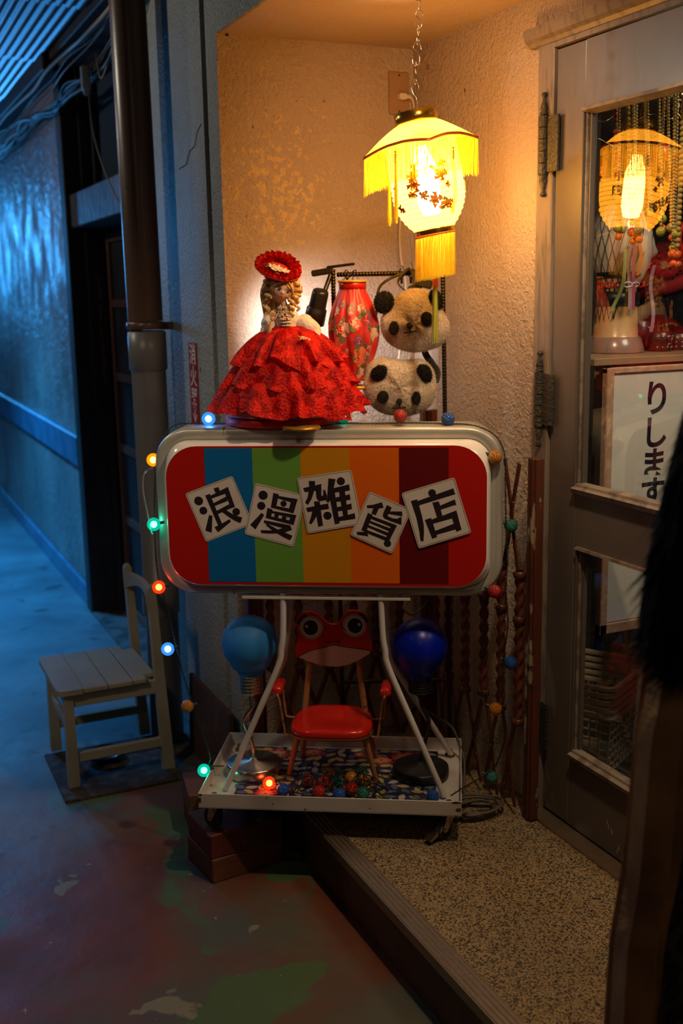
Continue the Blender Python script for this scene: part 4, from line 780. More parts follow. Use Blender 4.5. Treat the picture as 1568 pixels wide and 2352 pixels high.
# ------------------------------------------------------------------ two plush panda bags
plush = mat('plush_white', (.74, .63, .48), .9, sheen=.4, bump=(160, .5, 3), var=(7, (.60, .50, .37), .45, .7)); pblk = mat('plush_black', (.014, .011, .009), .95, bump=(300, .8)); strapm = mat('black_strap', (.018, .015, .014), .7)
def panda(name_loc, rot, label, W_, H_, outline, ears, eyes, nose, extra):
    t = thing('panda_bag', name_loc, 0, label, 'bag', 'panda bags', rot=rot)
    n_o = len(outline); sp = spline([(x, 0, z) for x, z in outline+[outline[0]]], 6)[:-1]; N = len(sp); q = MB(); vs = []; prof = [(0, .036), (.35, .034), (.6, .029), (.8, .021), (.92, .012), (1.0, 0)]
    def pt(r_, k, d): 
        p = sp[k]; nn = noise.noise(Vector((p.x*14, d*30, p.z*14+label.__len__())))*.008+noise.noise(Vector((p.x*r_*40, d*10, p.z*r_*40)))*.004; return (p.x*r_, d-nn*(1 if d < 0 else -1), p.z*r_)
    rows = [(r_, -d) for r_, d in prof]+[(r_, d*.8) for r_, d in prof[-2::-1]]
    for r_, d in rows: vs += [pt(r_, k, d) for k in range(N)]
    q.add(vs, [(j*N+k, j*N+(k+1) % N, (j+1)*N+(k+1) % N, (j+1)*N+k) for j in range(len(rows)-1) for k in range(N)], True)
    T = tris_of(q); body = q.build('body', plush, t)
    h = MB(); T2 = [(a, c, b) for a, b, c in T]; nr = (Vector(T2[N*2][1])-Vector(T2[N*2][0])).cross(Vector(T2[N*2][2])-Vector(T2[N*2][0])); 
    TT = T if (Vector(T[4*N][1])-Vector(T[4*N][0])).cross(Vector(T[4*N][2])-Vector(T[4*N][0])).y < 0 else T2
    fur(h, TT, 15000, .0055, .00045, (0, 0, -.5), .6); h.build('plush_pile', plush, body, None, 'stuff')
    def front(x, z):
        # depth of the front surface at x,z
        ang = math.atan2(z, x); best = min(range(N), key=lambda k: abs(math.atan2(math.sin(math.atan2(sp[k].z, sp[k].x)-ang), math.cos(math.atan2(sp[k].z, sp[k].x)-ang)))); R_ = math.hypot(sp[best].x, sp[best].z); r_ = min(.999, math.hypot(x, z)/R_)
        for (a, da), (b, db) in zip(prof, prof[1:]):
            if a <= r_ <= b: return -(da+(db-da)*(r_-a)/(b-a))-.003
        return -.036
    for cx, cz, rx, rz, rot_ in ears:
        q = MB(); M = Matrix.Translation((cx, front(cx, cz)*.6 if math.hypot(cx, cz) < .07 else -.006, cz)) @ Matrix.Rotation(rot_, 4, 'Y')
        q.ball((0, -.006, 0), (rx, .012, rz), 18, 10, M); T3 = tris_of(q); fur(q, T3, 2600, .006, .0005, (0, 0, -.1), .7); q.build('ear', pblk, t)
    for cx, cz, rx, rz, rot_ in eyes:
        q = MB(); M = Matrix.Translation((cx, front(cx, cz)-.002, cz)) @ Matrix.Rotation(rot_, 4, 'Y'); q.ball((0, 0, 0), (rx, .0035, rz), 22, 8, M); fur(q, tris_of(q), 900, .003, .0004, (0, 0, -.1), .7); q.build('eye_patch', pblk, t)
    cx, cz, a = nose; y = front(cx, cz)-.004; M = Matrix.Translation((cx, y, cz)) @ Matrix.Rotation(a, 4, 'Y')
    q = MB(); q.ball((0, -.001, .009), (.0078, .004, .0078), 16, 8, M); q.build('nose', pblk, t)
    q = MB(); q.tube([M @ Vector((0, 0, .003)), M @ Vector((0, 0, -.006))], .0016, 6); q.tube([M @ Vector((-.017, .0005, -.0085)), M @ Vector((.017, .0005, -.0065))], .0020, 6); q.build('mouth', pblk, t)
    for pts, w_ in extra[0]: q = MB(); q.tube(spline(pts, 6), .003, 6, flat=(w_, .0015)); q.build('strap', strapm, t)
    if len(extra) > 1:
        q = MB(); a, b, c, d = [Vector(p) for p in extra[1]]
        q.box(-.021, .021, -.004, .004, -.011, .011, .003, Matrix.Translation(extra[1][0]) @ Matrix.Rotation(R(14), 4, 'Y')); q.box(-.018, .018, -.004, .004, -.009, .009, .003, Matrix.Translation(extra[1][1]) @ Matrix.Rotation(R(-24), 4, 'Y')); q.build('bow', strapm, t)
    return t
# local axes: x to the viewer's right, y away, z up
panda(cp(.207, .128, 1.389), (R(2), 0, CR), 'upper white plush panda-face bag with round nose and tilted head, hanging from the rack', .16, .15,
    [(-.088, -.01), (-.086, .012), (-.070, .040), (-.048, .066), (-.022, .083), (.002, .086), (.026, .082), (.044, .068), (.058, .045), (.073, .022), (.085, -.004), (.084, -.032), (.064, -.056), (.034, -.068), (.0, -.073), (-.032, -.068), (-.062, -.054), (-.080, -.034)],
    [(-.078, .053, .024, .027, .3), (.052, .058, .014, .024, -.35)], [(-.052, -.010, .0125, .0175, .1), (.030, .012, .015, .018, -.25)], (-.012, -.012, -.10),
    [[([(-.02, .02, .075), (-.045, .03, .10), (-.025, .06, .128), (-.015, .092, .130)], .005), ([(-.012, .092, .130), (-.004, .06, .11), (.0, .02, .08)], .007)], [(.022, .0, .098), (.000, .01, .088), (0, 0, 0), (0, 0, 0)]])
panda(cp(.168, .132, 1.233), (R(2), 0, CR), 'lower white plush panda-face bag with folded ears, hanging below the other panda bag', .18, .15,
    [(-.096, -.015), (-.092, .020), (-.082, .050), (-.066, .066), (-.045, .074), (-.02, .068), (.015, .064), (.045, .066), (.068, .058), (.084, .036), (.090, .010), (.092, -.016), (.082, -.046), (.060, -.066), (.030, -.077), (-.0, -.080), (-.032, -.076), (-.062, -.064), (-.084, -.042)],
    [(-.050, .034, .024, .017, -.45), (.060, .030, .019, .024, -.35)], [(-.043, -.026, .0145, .0165, .2), (.041, -.029, .012, .0175, .05)], (-.002, -.046, .02),
    [[([(-.088, .0, .01), (-.094, .02, .05), (-.075, .03, .11), (-.062, .04, .18), (-.05, .06, .25), (.03, .088, .287)], .0035), ([(.090, .0, .005), (.094, .01, .030), (.080, .02, .052), (.060, .03, .085), (.050, .05, .16), (.035, .088, .286)], .009)]])
for u, h_ in ((.027, .010), (.168, .020), (.192, .026)):
    q = MB(); q.tube(spline([(0, 0, h_), (.004, 0, h_-.004), (.0078, -.002, -.002), (.003, -.0, -.0085), (-.003, 0, -.009), (-.0078, .002, 0), (-.004, 0, .009), (0, 0, .012)], 5), .0016, 6); q.box(-.003, .003, -.0015, .0015, -.026, -.008, .001)
    o = q.build('cable_tie', bk2); tag(o, 'small black tie looped on the rail above %s' % {.027: 'the floral cloth', .168: 'the left side of the upper panda bag', .192: 'the bow of the upper panda bag'}[u], 'cable tie'); o.location = cp(u, RV, RZ); o.rotation_euler.z = CR

# ------------------------------------------------------------------ wall plate, plug and cord
op = thing('outlet_plate', (1.498, YB-.0005, 2.013), 0, 'beige metal wall plate with a socket high in the porch corner', 'outlet')
q = MB(); q.box(-.031, .033, -.006, 0, -.057, .057, .002); q.build('plate', mat('plate_beige', (.42, .27, .15), .35, .2), op)
q = MB()
for z in (-.048, .048): q.cyl((.001, -.0075, z), (.001, -.005, z), .003, None, 10)
q.build('screw', mat('screw_dark', (.10, .07, .04), .4, .8), op, None, 'stuff')
pc = thing('plug_and_flex', (1.502, YB-.012, 2.003), 0, 'white plug and cord running down from the wall socket behind the lantern', 'cord')
wp = mat('white_plastic', (.78, .72, .60), .35)
q = MB(); q.box(-.010, .012, -.016, .006, -.009, .009, .003); q.tube([(.010, -.008, 0), (.024, -.010, 0)], [.007, .005], 10); q.build('plug', wp, pc)
q = MB(); q.tube(spline([(.022, -.010, 0), (.030, -.014, -.012), (.032, -.016, -.045), (.028, -.012, -.12), (.0, -.012, -.25), (-.018, -.02, -.36), (-.020, -.03, -.44), (-.010, -.04, -.52), (-.015, -.03, -.62), (-.03, -.02, -.80), (-.03, -.02, -1.1)], 6), .0028, 8); q.build('cord', wp, pc)

# ------------------------------------------------------------------ the lantern
LC = Vector((1.25, 2.30)); UR = Vector((math.cos(R(24.3)), -math.sin(R(24.3)))); NF = Vector((math.sin(R(24.3)), math.cos(R(24.3))))
def lpos(a, b=0): return LC+UR*a+NF*b
l0 = lpos(.036); LM = Matrix.Translation((l0.x, l0.y, 1.609)) @ Matrix.Rotation(R(-24.3), 4, 'Z') @ Matrix.Rotation(R(-9.5), 4, 'Y')
ln = thing('paper_lantern', (0, 0, 0), 0, 'glowing yellow fringed paper lantern with painted flowers hanging from hooks in the porch', 'lantern'); ln.matrix_world = LM
dn = (LM.to_3x3().inverted() @ Vector((0, 0, -1))).normalized()
m, n, L, p = node_mat('lantern_paper'); n.remove(p)
tl = n.new('ShaderNodeBsdfTranslucent'); df = n.new('ShaderNodeBsdfDiffuse'); tp = n.new('ShaderNodeBsdfTransparent'); a1 = n.new('ShaderNodeMixShader'); a2 = n.new('ShaderNodeMixShader'); a3 = n.new('ShaderNodeAddShader'); em = n.new('ShaderNodeEmission')
tl.inputs[0].default_value = (1, .68, .07, 1); df.inputs[0].default_value = (.9, .62, .22, 1); tp.inputs[0].default_value = (1, .80, .42, 1); a1.inputs[0].default_value = .22; a2.inputs[0].default_value = .30
em.inputs[0].default_value = (1, .42, .025, 1); em.inputs[1].default_value = 3.8
L.new(tl.outputs[0], a1.inputs[1]); L.new(df.outputs[0], a1.inputs[2]); L.new(a1.outputs[0], a2.inputs[1]); L.new(tp.outputs[0], a2.inputs[2]); L.new(a2.outputs[0], a3.inputs[0]); L.new(em.outputs[0], a3.inputs[1]); L.new(a3.outputs[0], n['Material Output'].inputs[0])
lp_ = m
gold = mat('gold_band', (.55, .36, .06), .2, .95); cordm = mat('orange_cord', (.62, .16, .01), .6); 
def sq(a, k): c = math.cos(a); s_ = math.sin(a); return 1/((abs(c)**k+abs(s_)**k)**(1/k))
A0 = R(4)
def body_mod(r, z, a, j): 
    f = sq(a-A0-R(45)+R(45), 3.0)*.93; rib = .0012*math.cos(z/.0115*2*math.pi); return (r*(1+(f-.93)*.55)+rib, z)
bp = []
for k in range(68):
    h = .19*k/67; t = h/.19; r_ = .046+(.079-.046)*min(1, (1-(1-min(t/.42, 1))**2.1)); r_ += .004*math.sin(math.pi*min(1, t)); bp.append((r_, h))
q = MB(); q.lathe(bp, 64, mod=body_mod); q.build('paper_body', lp_, ln)
q = MB()
for k in range(1, 16):
    h = .0115*k+.0028; t = h/.19; r_ = .046+.033*min(1, (1-(1-min(t/.42, 1))**2.1))+.004*math.sin(math.pi*t)+.0004
    q.tube([(r_*(1+(sq(a-A0, 3)*.93-.93)*.55)*math.cos(a), r_*(1+(sq(a-A0, 3)*.93-.93)*.55)*math.sin(a), h) for a in [2*math.pi*i/40 for i in range(40)]], .0005, 4, closed=True)
q.build('wire_ribs', mat('rib_wire', (.50, .28, .04), .6), ln, None, 'stuff')
# canopy: square hipped shade with four drooping corners
def can(a, t):   # t 0 at the neck, 1 at the rim
    f = sq(a-R(4)-0, 9.0)/sq(R(45), 9.0) if False else 1
    c = math.cos(a-R(4)+R(0)); s_ = math.sin(a-R(4)); d = 1/max(abs(c+s_), abs(c-s_))  # square with corners at 4,94,184,274 deg
    sqr = .134*d/1.0; rr = .046+(sqr*1.0-.046)*t; z = .238-.042*t**1.3-.012*t*max(0, (sqr/.134-.72)/.28)
    return rr, z
NC = 96; q = MB(); vs = []; NT = 10
for j in range(NT+1):
    for k in range(NC): a = 2*math.pi*k/NC; rr, z = can(a, j/NT); vs.append((rr*math.cos(a), rr*math.sin(a), z))
q.add(vs, [(j*NC+k, (j+1)*NC+k, (j+1)*NC+(k+1) % NC, j*NC+(k+1) % NC) for j in range(NT) for k in range(NC)], True); q.build('canopy', lp_, ln)
rim = [Vector(vs[NT*NC+k]) for k in range(NC)]
q = MB(); q.tube([r_+Vector((0, 0, .000)) for r_ in rim], .0019, 6, closed=True); q.tube([r_*1.006+dn*.0045 for r_ in rim], .0016, 6, closed=True); q.build('rim_cord', cordm, ln)
def strands(q, ring_pts, length, dens, wd, var_=.08, rn=random.Random(2)):
    n_ = len(ring_pts)
    for i in range(n_):
        a = Vector(ring_pts[i]); b = Vector(ring_pts[(i+1) % n_])
        for _ in range(max(1, int((b-a).length*dens))):
            p0 = a.lerp(b, rn.random()); l = length*rn.uniform(1-var_, 1+var_*.5); s_ = (b-a).normalized()*wd; o = Vector((rn.uniform(-1, 1), rn.uniform(-1, 1), 0))*.0022
            q.add([p0-s_+o*.3, p0+s_+o*.3, p0-s_+o+dn*l*.5, p0+s_+o+dn*l*.5, p0-s_*.8+o*1.5+dn*l, p0+s_*.8+o*1.5+dn*l], [(0, 1, 3, 2), (2, 3, 5, 4)])
thin = bpy.data.materials.new('fringe_thread'); m, n, L, p = node_mat('fringe_thread'); p.inputs['Base Color'].default_value = (.95, .72, .03, 1); p.inputs['Roughness'].default_value = .5
tl = n.new('ShaderNodeBsdfTranslucent'); tl.inputs[0].default_value = (1, .82, .05, 1); ms = n.new('ShaderNodeMixShader'); ms.inputs[0].default_value = .55; L.new(p.outputs[0], ms.inputs[1]); L.new(tl.outputs[0], ms.inputs[2]); L.new(ms.outputs[0], n['Material Output'].inputs[0]); fringe = m
q = MB(); strands(q, [r_*1.004+dn*.006 for r_ in rim], .080, 1500, .00035); q.build('fringe', fringe, ln, None, 'stuff')
q = MB(); q.lathe([(.0465, .236), (.0475, .237), (.050, .243), (.050, .262), (.0475, .264), (.046, .262), (.046, .240)], 40, (0, 0, 0)); q.build('top_ring', gold, ln)
q = MB(); q.tube([(-.046, 0, .258), (.046, 0, .258)], .0016, 6); q.tube([(0, 0, .258), (0, 0, .272)], .0012, 6); q.build('cross_wire', steel, ln)
q = MB(); q.lathe([(.044, .002), (.0465, .002), (.0470, -.002), (.0465, -.013), (.0445, -.014)], 40); q.build('bottom_ring', gold, ln)
rb = [Vector((.0465*math.cos(2*math.pi*k/40), .0465*math.sin(2*math.pi*k/40), -.014)) for k in range(40)]
q = MB(); q.tube(rb, .0020, 6, closed=True); q.build('bottom_cord', cordm, ln)
q = MB(); strands(q, rb, .098, 3000, .00035, .05); strands(q, [r_*.9 for r_ in rb], .096, 1500, .00035, .05); q.build('bottom_fringe', fringe, ln, None, 'stuff')
def tassel(q_list, p0, top, ln_, rad, greenb=True):
    p0 = Vector(p0); q = MB(); q.tube([p0, p0+dn*top], .0007, 4); q.tube([p0+dn*(top+.005), p0+dn*(top+.026)], rad*.8, 8); o1 = q
    t = MB(); rn = random.Random(9)
    for _ in range(80):
        a = rn.uniform(0, 6.28); r_ = rad*rn.uniform(.2, 1); s_ = Vector((math.cos(a), math.sin(a), 0)); w_ = Vector((-s_.y, s_.x, 0))*.0005; b0_ = p0+dn*(top+.024)+s_*r_*.8; e = p0+dn*(top+.024+ln_*rn.uniform(.9, 1.03))+s_*r_*1.5
        t.add([b0_-w_, b0_+w_, e+w_, e-w_], [(0, 1, 2, 3)])
    return o1, t
for k, (a, tp_, ll) in enumerate(((R(139), .02, .16), (R(229), .018, .165), (R(-41), .032, .15), (R(49), .02, .10))):
    rr, z = can(a, 1); p0 = (rr*math.cos(a)*.97, rr*math.sin(a)*.97, z)
    o1, t_ = tassel(None, p0, tp_, ll*.78, .0042); tb = t_.build('tassel', fringe, ln); o1.build('tassel_binding', mat('tassel_red', (.50, .06, .01), .5), tb)
    q = MB(); q.ball(Vector(p0)+dn*(tp_+.001), .0036, 10, 8); q.build('bead', mat('green_bead', (.12, .25, .05), .2, trans=.3), tb)
# long green-yellow tassel under the lantern
o1, t_ = tassel(None, (0, 0, -.014), .094, .130, .0085); tb = t_.build('tassel', mat('olive_thread', (.50, .48, .05), .55), ln, 'long yellow-green lower tassel'); o1.build('tassel_binding', mat('binding_orange', (.70, .13, .01), .5), tb); q = MB(); q.ball(Vector((0, 0, -.014))+dn*.094, .0062, 12, 8); q.build('bead', mat('clear_green', (.35, .55, .12), .1, trans=.6), tb)
# painted flowers on the paper
def lsurf(a, h):
    t = h/.19; r_ = .046+.033*min(1, (1-(1-min(t/.42, 1))**2.1))+.004*math.sin(math.pi*t); r_, _ = body_mod(r_, h, a, 0); r_ += .0016; return Vector((r_*math.cos(a), r_*math.sin(a), h))
q = MB(); rn = random.Random(21)
def blot(a0, h0, rad, mi, k=6, wob=.3):
    q.mat(mi); n2 = 22; vs = [lsurf(a0, h0)]
    for i in range(n2):
        th = 2*math.pi*i/n2; rr = rad*(1+wob*math.cos(k*th+a0*9)+.15*math.sin(11*th)); vs.append(lsurf(a0+rr*math.cos(th)/.08, h0+rr*math.sin(th)))
    q.add(vs, [(0, 1+(i+1) % n2, 1+i) for i in range(n2)], True)
A90 = -math.pi/2
for (x, h, s_) in ((-.033, .118, .012), (-.034, .098, .013), (.024, .112, .012), (.004, .060, .013), (.032, .048, .012), (-.018, .072, .009), (-.040, .078, .008), (.030, .135, .007), (.036, .088, .006), (-.028, .140, .006), (.008, .13, .005), (.018, .040, .005)):
    a0 = A90+x/.08
    for e in range(5): th = rn.uniform(0, 6.28); blot(a0+s_*math.cos(th)/.08, h+s_*math.sin(th), s_*.34, 2 if e % 2 else 0, 3, .3)
    blot(a0, h, s_*.85, 1); blot(a0+.01, h, s_*.55, 0, 7); blot(a0, h+.001, s_*.28, 3, 5)
for (x, h, s_) in ((-.088, .10, .006), (-.083, .055, .009), (-.075, .05, .006), (-.09, .085, .005)): blot(A90+x/.08, h, s_, 3, 4, .35); 
# the flank facing the door: characters outlined, and a second bouquet
for (x, h, s_) in ((.19, .12, .010), (.20, .10, .009), (.195, .055, .011), (.21, .075, .006)):
    blot(A90+x/.08, h, s_, 1); blot(A90+x/.08, h, s_*.6, 0, 7); blot(A90+x/.08, h, s_*.3, 3)
q.build('painted_flowers', [mat('paint_orange', (.75, .15, .01), .6), mat('paint_ochre', (.70, .32, .01), .6), mat('paint_leaf', (.30, .16, .01), .6), mat('paint_brown', (.30, .04, .01), .6)], ln, None, 'stuff')
q = MB(); rn = random.Random(4)
def lt(body, a0, h0, size):
    a_, f_ = text_mesh(body, size, Matrix.Identity(4), 0, .0006); q.add([tuple(lsurf(a0+x/.08, h0+y)) for x, y, z in a_], f_)
lt('中', A90+.125/.08, .115, .030); lt('國', A90+.127/.08, .078, .028)
q.build('lettering', mat('letter_brown', (.16, .06, .01), .6), ln)
q = MB(); q.lathe([(0, .03), (.020, .034), (.027, .06), (.027, .145), (.018, .165), (.013, .185)], 16); q.build('light_bulb', mat('lantern_bulb', (1, 1, 1), .5, emit=((1, .68, .33), 140)), ln)
q = MB(); q.cyl((0, 0, .186), (0, 0, .225), .014, None, 12); q.tube([(0, 0, .225), (.02, .01, .258)], .003, 6); q.build('bulb_holder', wp, ln)
# lantern flex out of the bottom to the rack
fx = MB(); fx.tube(spline([(1.255, 2.325, 1.62), (1.294, 2.42, 1.597), (1.346, 2.52, 1.575), (1.391, 2.60, 1.550), (1.419, 2.64, 1.517), (1.436, 2.66, 1.454), (1.44, 2.70, 1.35), (1.44, 2.72, 1.12)], 6), .0022, 8); tag(fx.build('flex', wp), 'thin white flex hanging from the bottom of the lantern', 'cord')

# chain of steel S hooks up to the ceiling
tp_w = LM @ Vector((0, 0, .268)); zz = [tp_w.z-.004, 1.930, 1.972, 2.014, 2.050, 2.082, 2.108, 2.134]
hookm = mat('bright_wire', (.75, .74, .72), .15, 1); base_xy = lpos(.004)
for k in range(len(zz)-1):
    z0, z1 = zz[k], zz[k+1]; H_ = z1-z0; q = MB(); r_ = min(.009, H_*.26)
    pts = [(-.010, .0, r_*1.0), (-.009, 0, -.001), (-.004, 0, -.0035), (.003, 0, -.002), (.006, 0, .006), (.004, 0, H_*.45), (-.003, 0, H_*.62), (-.008, 0, H_-r_*.9), (-.006, 0, H_-.001), (.0, 0, H_+.0035), (.007, 0, H_-.002), (.009, 0, H_-r_*1.4)]
    q.tube(spline(pts, 5), .00095, 6); o = q.build('s_hook', hookm); t_ = k/(len(zz)-1); xy = (Vector((tp_w.x, tp_w.y)).lerp(base_xy, min(1, t_*1.6))); o.location = (xy.x, xy.y, z0); o.rotation_euler = (0, 0, R(-24+(70 if k % 2 else -10)))
    tag(o, ('lowest bright wire hook, holding the lantern', 'second bright wire hook above the lantern', 'third bright wire hook above the lantern', 'fourth bright wire hook above the lantern', 'fifth wire hook up in the lantern chain', 'sixth wire hook up, next to the ceiling end', 'topmost wire hook of the lantern chain at the ceiling')[k], 'hook', 'hooks in the chain above the lantern')
# ------------------------------------------------------------------ the doll on top of the sign
DZ = 1.1500
dl = thing('doll', (1.0, 2.521, DZ), R(-24.3), 'blonde doll in a red lace crinoline dress and red hat on the sign top', 'doll')
lace = bpy.data.materials.new('x'); bpy.data.materials.remove(lace)
m, n, L, p = node_mat('red_lace'); tc = n.new('ShaderNodeTexCoord'); v = n.new('ShaderNodeTexVoronoi'); v.inputs['Scale'].default_value = 150; L.new(tc.outputs['Object'], v.inputs['Vector'])
g = n.new('ShaderNodeTexNoise'); g.inputs['Scale'].default_value = 38; g.inputs['Detail'].default_value = 3; L.new(tc.outputs['Object'], g.inputs['Vector'])
r = n.new('ShaderNodeMapRange'); r.inputs[1].default_value = .46; r.inputs[2].default_value = .56; L.new(g.outputs[0], r.inputs[0])
mx = n.new('ShaderNodeMix'); mx.data_type = 'RGBA'; mx.inputs[6].default_value = (.42, .0, .0, 1); mx.inputs[7].default_value = (.78, .014, .005, 1); L.new(r.outputs[0], mx.inputs[0]); L.new(mx.outputs[2], p.inputs['Base Color'])
b = n.new('ShaderNodeBump'); b.inputs['Strength'].default_value = .8; b.inputs['Distance'].default_value = .003; L.new(v.outputs[0], b.inputs['Height']); L.new(b.outputs[0], p.inputs['Normal']); p.inputs['Roughness'].default_value = .6; p.inputs['Specular IOR Level'].default_value = .25
tlc = n.new('ShaderNodeBsdfTranslucent'); tlc.inputs[0].default_value = (.85, .03, .01, 1); ms = n.new('ShaderNodeMixShader'); ms.inputs[0].default_value = .18
hole = n.new('ShaderNodeMath'); hole.operation = 'LESS_THAN'; hole.inputs[1].default_value = .20; L.new(v.outputs[0], hole.inputs[0])
inv = n.new('ShaderNodeMath'); inv.operation = 'SUBTRACT'; inv.inputs[0].default_value = 1; L.new(r.outputs[0], inv.inputs[1]); hm_ = n.new('ShaderNodeMath'); hm_.operation = 'MULTIPLY'; L.new(hole.outputs[0], hm_.inputs[0]); L.new(inv.outputs[0], hm_.inputs[1])
tpn = n.new('ShaderNodeBsdfTransparent'); m2 = n.new('ShaderNodeMixShader'); L.new(p.outputs[0], ms.inputs[1]); L.new(tlc.outputs[0], ms.inputs[2]); L.new(hm_.outputs[0], m2.inputs[0]); L.new(ms.outputs[0], m2.inputs[1]); L.new(tpn.outputs[0], m2.inputs[2]); L.new(m2.outputs[0], n['Material Output'].inputs[0]); lace = m
redc = mat('red_cloth', (.60, .006, .006), .5, sheen=.2)
SY = .80
tiers = ((.232, .050, .150, .132), (.172, .105, .092, .158), (.112, .138, .034, .186))
for i, (za, ra, zb_, rb_) in enumerate(tiers):
    q = MB(); N = 260; ph = i*2.3; rows = 14; pr = []
    for j in range(rows+1): t = j/rows; pr.append((ra+(rb_-ra)*t**.60, za+(zb_-za)*t))
    if i == 0: pr = [(.020, .232), (.036, .239)]+pr
    def fn(r, z, a, j):
        t = max(0, j-(2 if i == 0 else 0))/rows; A = .0125*t**.8+.001; nn = noise.noise(Vector((math.cos(a)*2.2, math.sin(a)*2.2, i*3.)))
        f = math.sin(11*a+ph+3.0*nn)+.45*math.sin(23*a+ph*2+2*nn)+.7*noise.noise(Vector((math.cos(a)*7, math.sin(a)*7, i*3.+t*1.5)))
        zz = z+.012*t*(nn*2+math.sin(11*a+ph+3*nn+1.2)*.5)+(.0030*abs(math.sin(60*a)) if j == len(pr)-1 else 0)-(.010*math.cos(a+.3)*t if i > 1 else 0)
        return (r+A*f+.0015*noise.noise(Vector((math.cos(a)*30, math.sin(a)*30, z*200)))), zz
    q.lathe(pr, N, (.004*(4-i)/4, 0, 0), Matrix.Diagonal((1, SY, 1, 1)), mod=fn); q.build('skirt_tier', lace, dl)
q = MB(); q.lathe([(.02, .23), (.09, .19), (.13, .13), (.155, .07), (.160, .03), (.150, .028), (.12, .10), (.05, .2)], 60, (0, 0, 0), Matrix.Diagonal((1, SY, 1, 1)), mod=lambda r, z, a, j: (r*(1+.03*math.sin(12*a)), z)); q.build('underskirt', redc, dl)
q = MB(); q.lathe([(.152, .024), (.153, .030), (.149, .031), (.149, .024)], 60, (0, 0, 0), Matrix.Diagonal((1, SY, 1, 1))); q.build('petticoat_hem', mat('hem_pink', (.75, .30, .28), .6), dl)
q = MB(); q.lathe([(0, .001), (.142, .001), (.144, .004), (.140, .028), (0, .028)], 60, (-.015, .01, 0), Matrix.Diagonal((1, SY, 1, 1))); q.build('base_drum', redc, dl)
q = MB(); q.lathe([(0, .0), (.045, .0), (.047, .004), (.044, .008), (0, .009)], 40, (.035, -.128, 0), Matrix.Diagonal((1, 1, 1, 1))); q.build('stand_base', mat('gold_brown', (.45, .26, .05), .3, .6), dl, 'oval gold-brown stand')
for s_ in (0, 1):
    q = MB(); q.ball((.012+.017*s_, -.118, .036), (.0055, .006, .016), 12, 8, Matrix.Identity(4)); leg_ = q.build('foot', mat('stocking_pink', (.75, .25, .18), .5), dl); q = MB(); q.tube([(.007+.017*s_, -.120, .046), (.010+.017*s_, -.125, .030), (.014+.017*s_, -.125, .022)], .0016, 6); q.build('shoe_strap', blk, leg_)
skin = mat('doll_skin', (.82, .50, .30), .42, sss=.15); blouse = mat('blouse_white', (.85, .78, .68), .6, sheen=.3, bump=(140, .3)); frill = mat('frill_cream', (.80, .66, .48), .7, bump=(260, 1.0, 3))
q = MB(); q.lathe([(.024, .205), (.024, .232), (.028, .250), (.033, .262), (.028, .272), (.015, .279), (.010, .284), (.0095, .292)], 30, (0, 0, 0), Matrix.Diagonal((1, .72, 1, 1))); q.build('bodice', blouse, dl)
q = MB(); 
for z, r_ in ((.274, .017), (.282, .015), (.266, .022)): q.lathe([(r_*.7, z+.006), (r_*1.05, z+.003), (r_*1.2, z-.004), (r_*1.0, z-.005)], 64, (-.004, -.004, 0), mod=lambda r, z, a, j: (r+.0018*math.sin(18*a)*(j > 0), z+.0015*math.sin(13*a)))
for k in range(6): q.lathe([(.004, 0), (.011, -.002), (.014, -.007)], 40, (-.002+.002*k, -.024+.001*k, .262-.0075*k), Matrix.Identity(4), mod=lambda r, z, a, j: (r+.0016*math.sin(12*a), z))
q.build('lace_collar', frill, dl)
q = MB()
for x, z in ((-.004, .281), (-.001, .268), (.003, .257)): q.ball((x, -.040+(.281-z)*.2, z), (.0034, .002, .003), 8, 6)
q.build('rose_trim', mat('rose_dark_red', (.35, .0, .01), .5), dl, None, 'stuff')
q = MB(); q.ball((-.042, .002, .244), (.020, .020, .024), 18, 12); q.tube(spline([(-.040, 0, .240), (-.050, -.008, .224), (-.046, -.018, .212)], 5), [.018, .019, .018, .017, .016, .014, .013, .012, .010, .009, .008], 14); q.build('sleeve', blouse, dl)
q = MB(); q.ball((.045, .006, .246), (.022, .020, .022), 18, 12); q.tube(spline([(.045, .006, .244), (.068, .010, .228), (.074, -.002, .206)], 5), [.020, .021, .021, .020, .019, .018, .016, .014, .012, .011, .010], 14); q.build('sleeve', blouse, dl)
def chain_skin(q, pts, rs): P = spline(pts, 5); n_ = len(P); q.tube(P, [rs[0]+(rs[-1]-rs[0])*k/(n_-1) for k in range(n_)], 10)
q = MB(); chain_skin(q, [(-.046, -.018, .214), (-.040, -.038, .228), (-.034, -.040, .252)], [.0058, .0042]); q.ball((-.031, -.041, .259), (.0058, .004, .0072), 12, 8)
for k, (dx, dz, l) in enumerate(((-.004, .004, .011), (-.0015, .006, .013), (.001, .006, .013), (.0035, .005, .011))): b0_ = Vector((-.031+dx, -.043, .259+dz)); q.tube(spline([b0_, b0_+Vector((dx*.3, -.002, l*.6)), b0_+Vector((dx*.3+.003, -.001, l))], 3), [.0017]*5+[.0014, .001], 6)
q.tube([(-.027, -.043, .257), (-.022, -.045, .262), (-.020, -.045, .268)], [.002, .0018, .0012], 6); q.build('arm', skin, dl)
q = MB(); chain_skin(q, [(.074, -.002, .21), (.060, -.040, .205), (.045, -.070, .212)], [.0055, .0042]); q.ball((.041, -.076, .214), (.006, .008, .004), 12, 8)
for k in range(4): b0_ = Vector((.038+.003*k, -.082, .214)); q.tube([b0_, b0_+Vector((-.001+.0007*k, -.008, -.001)), b0_+Vector((-.002+.001*k, -.012, -.005))], [.0016, .0014, .001], 6)
q.tube([(.036, -.074, .215), (.032, -.080, .217)], [.0018, .0012], 6); q.build('arm', skin, dl)
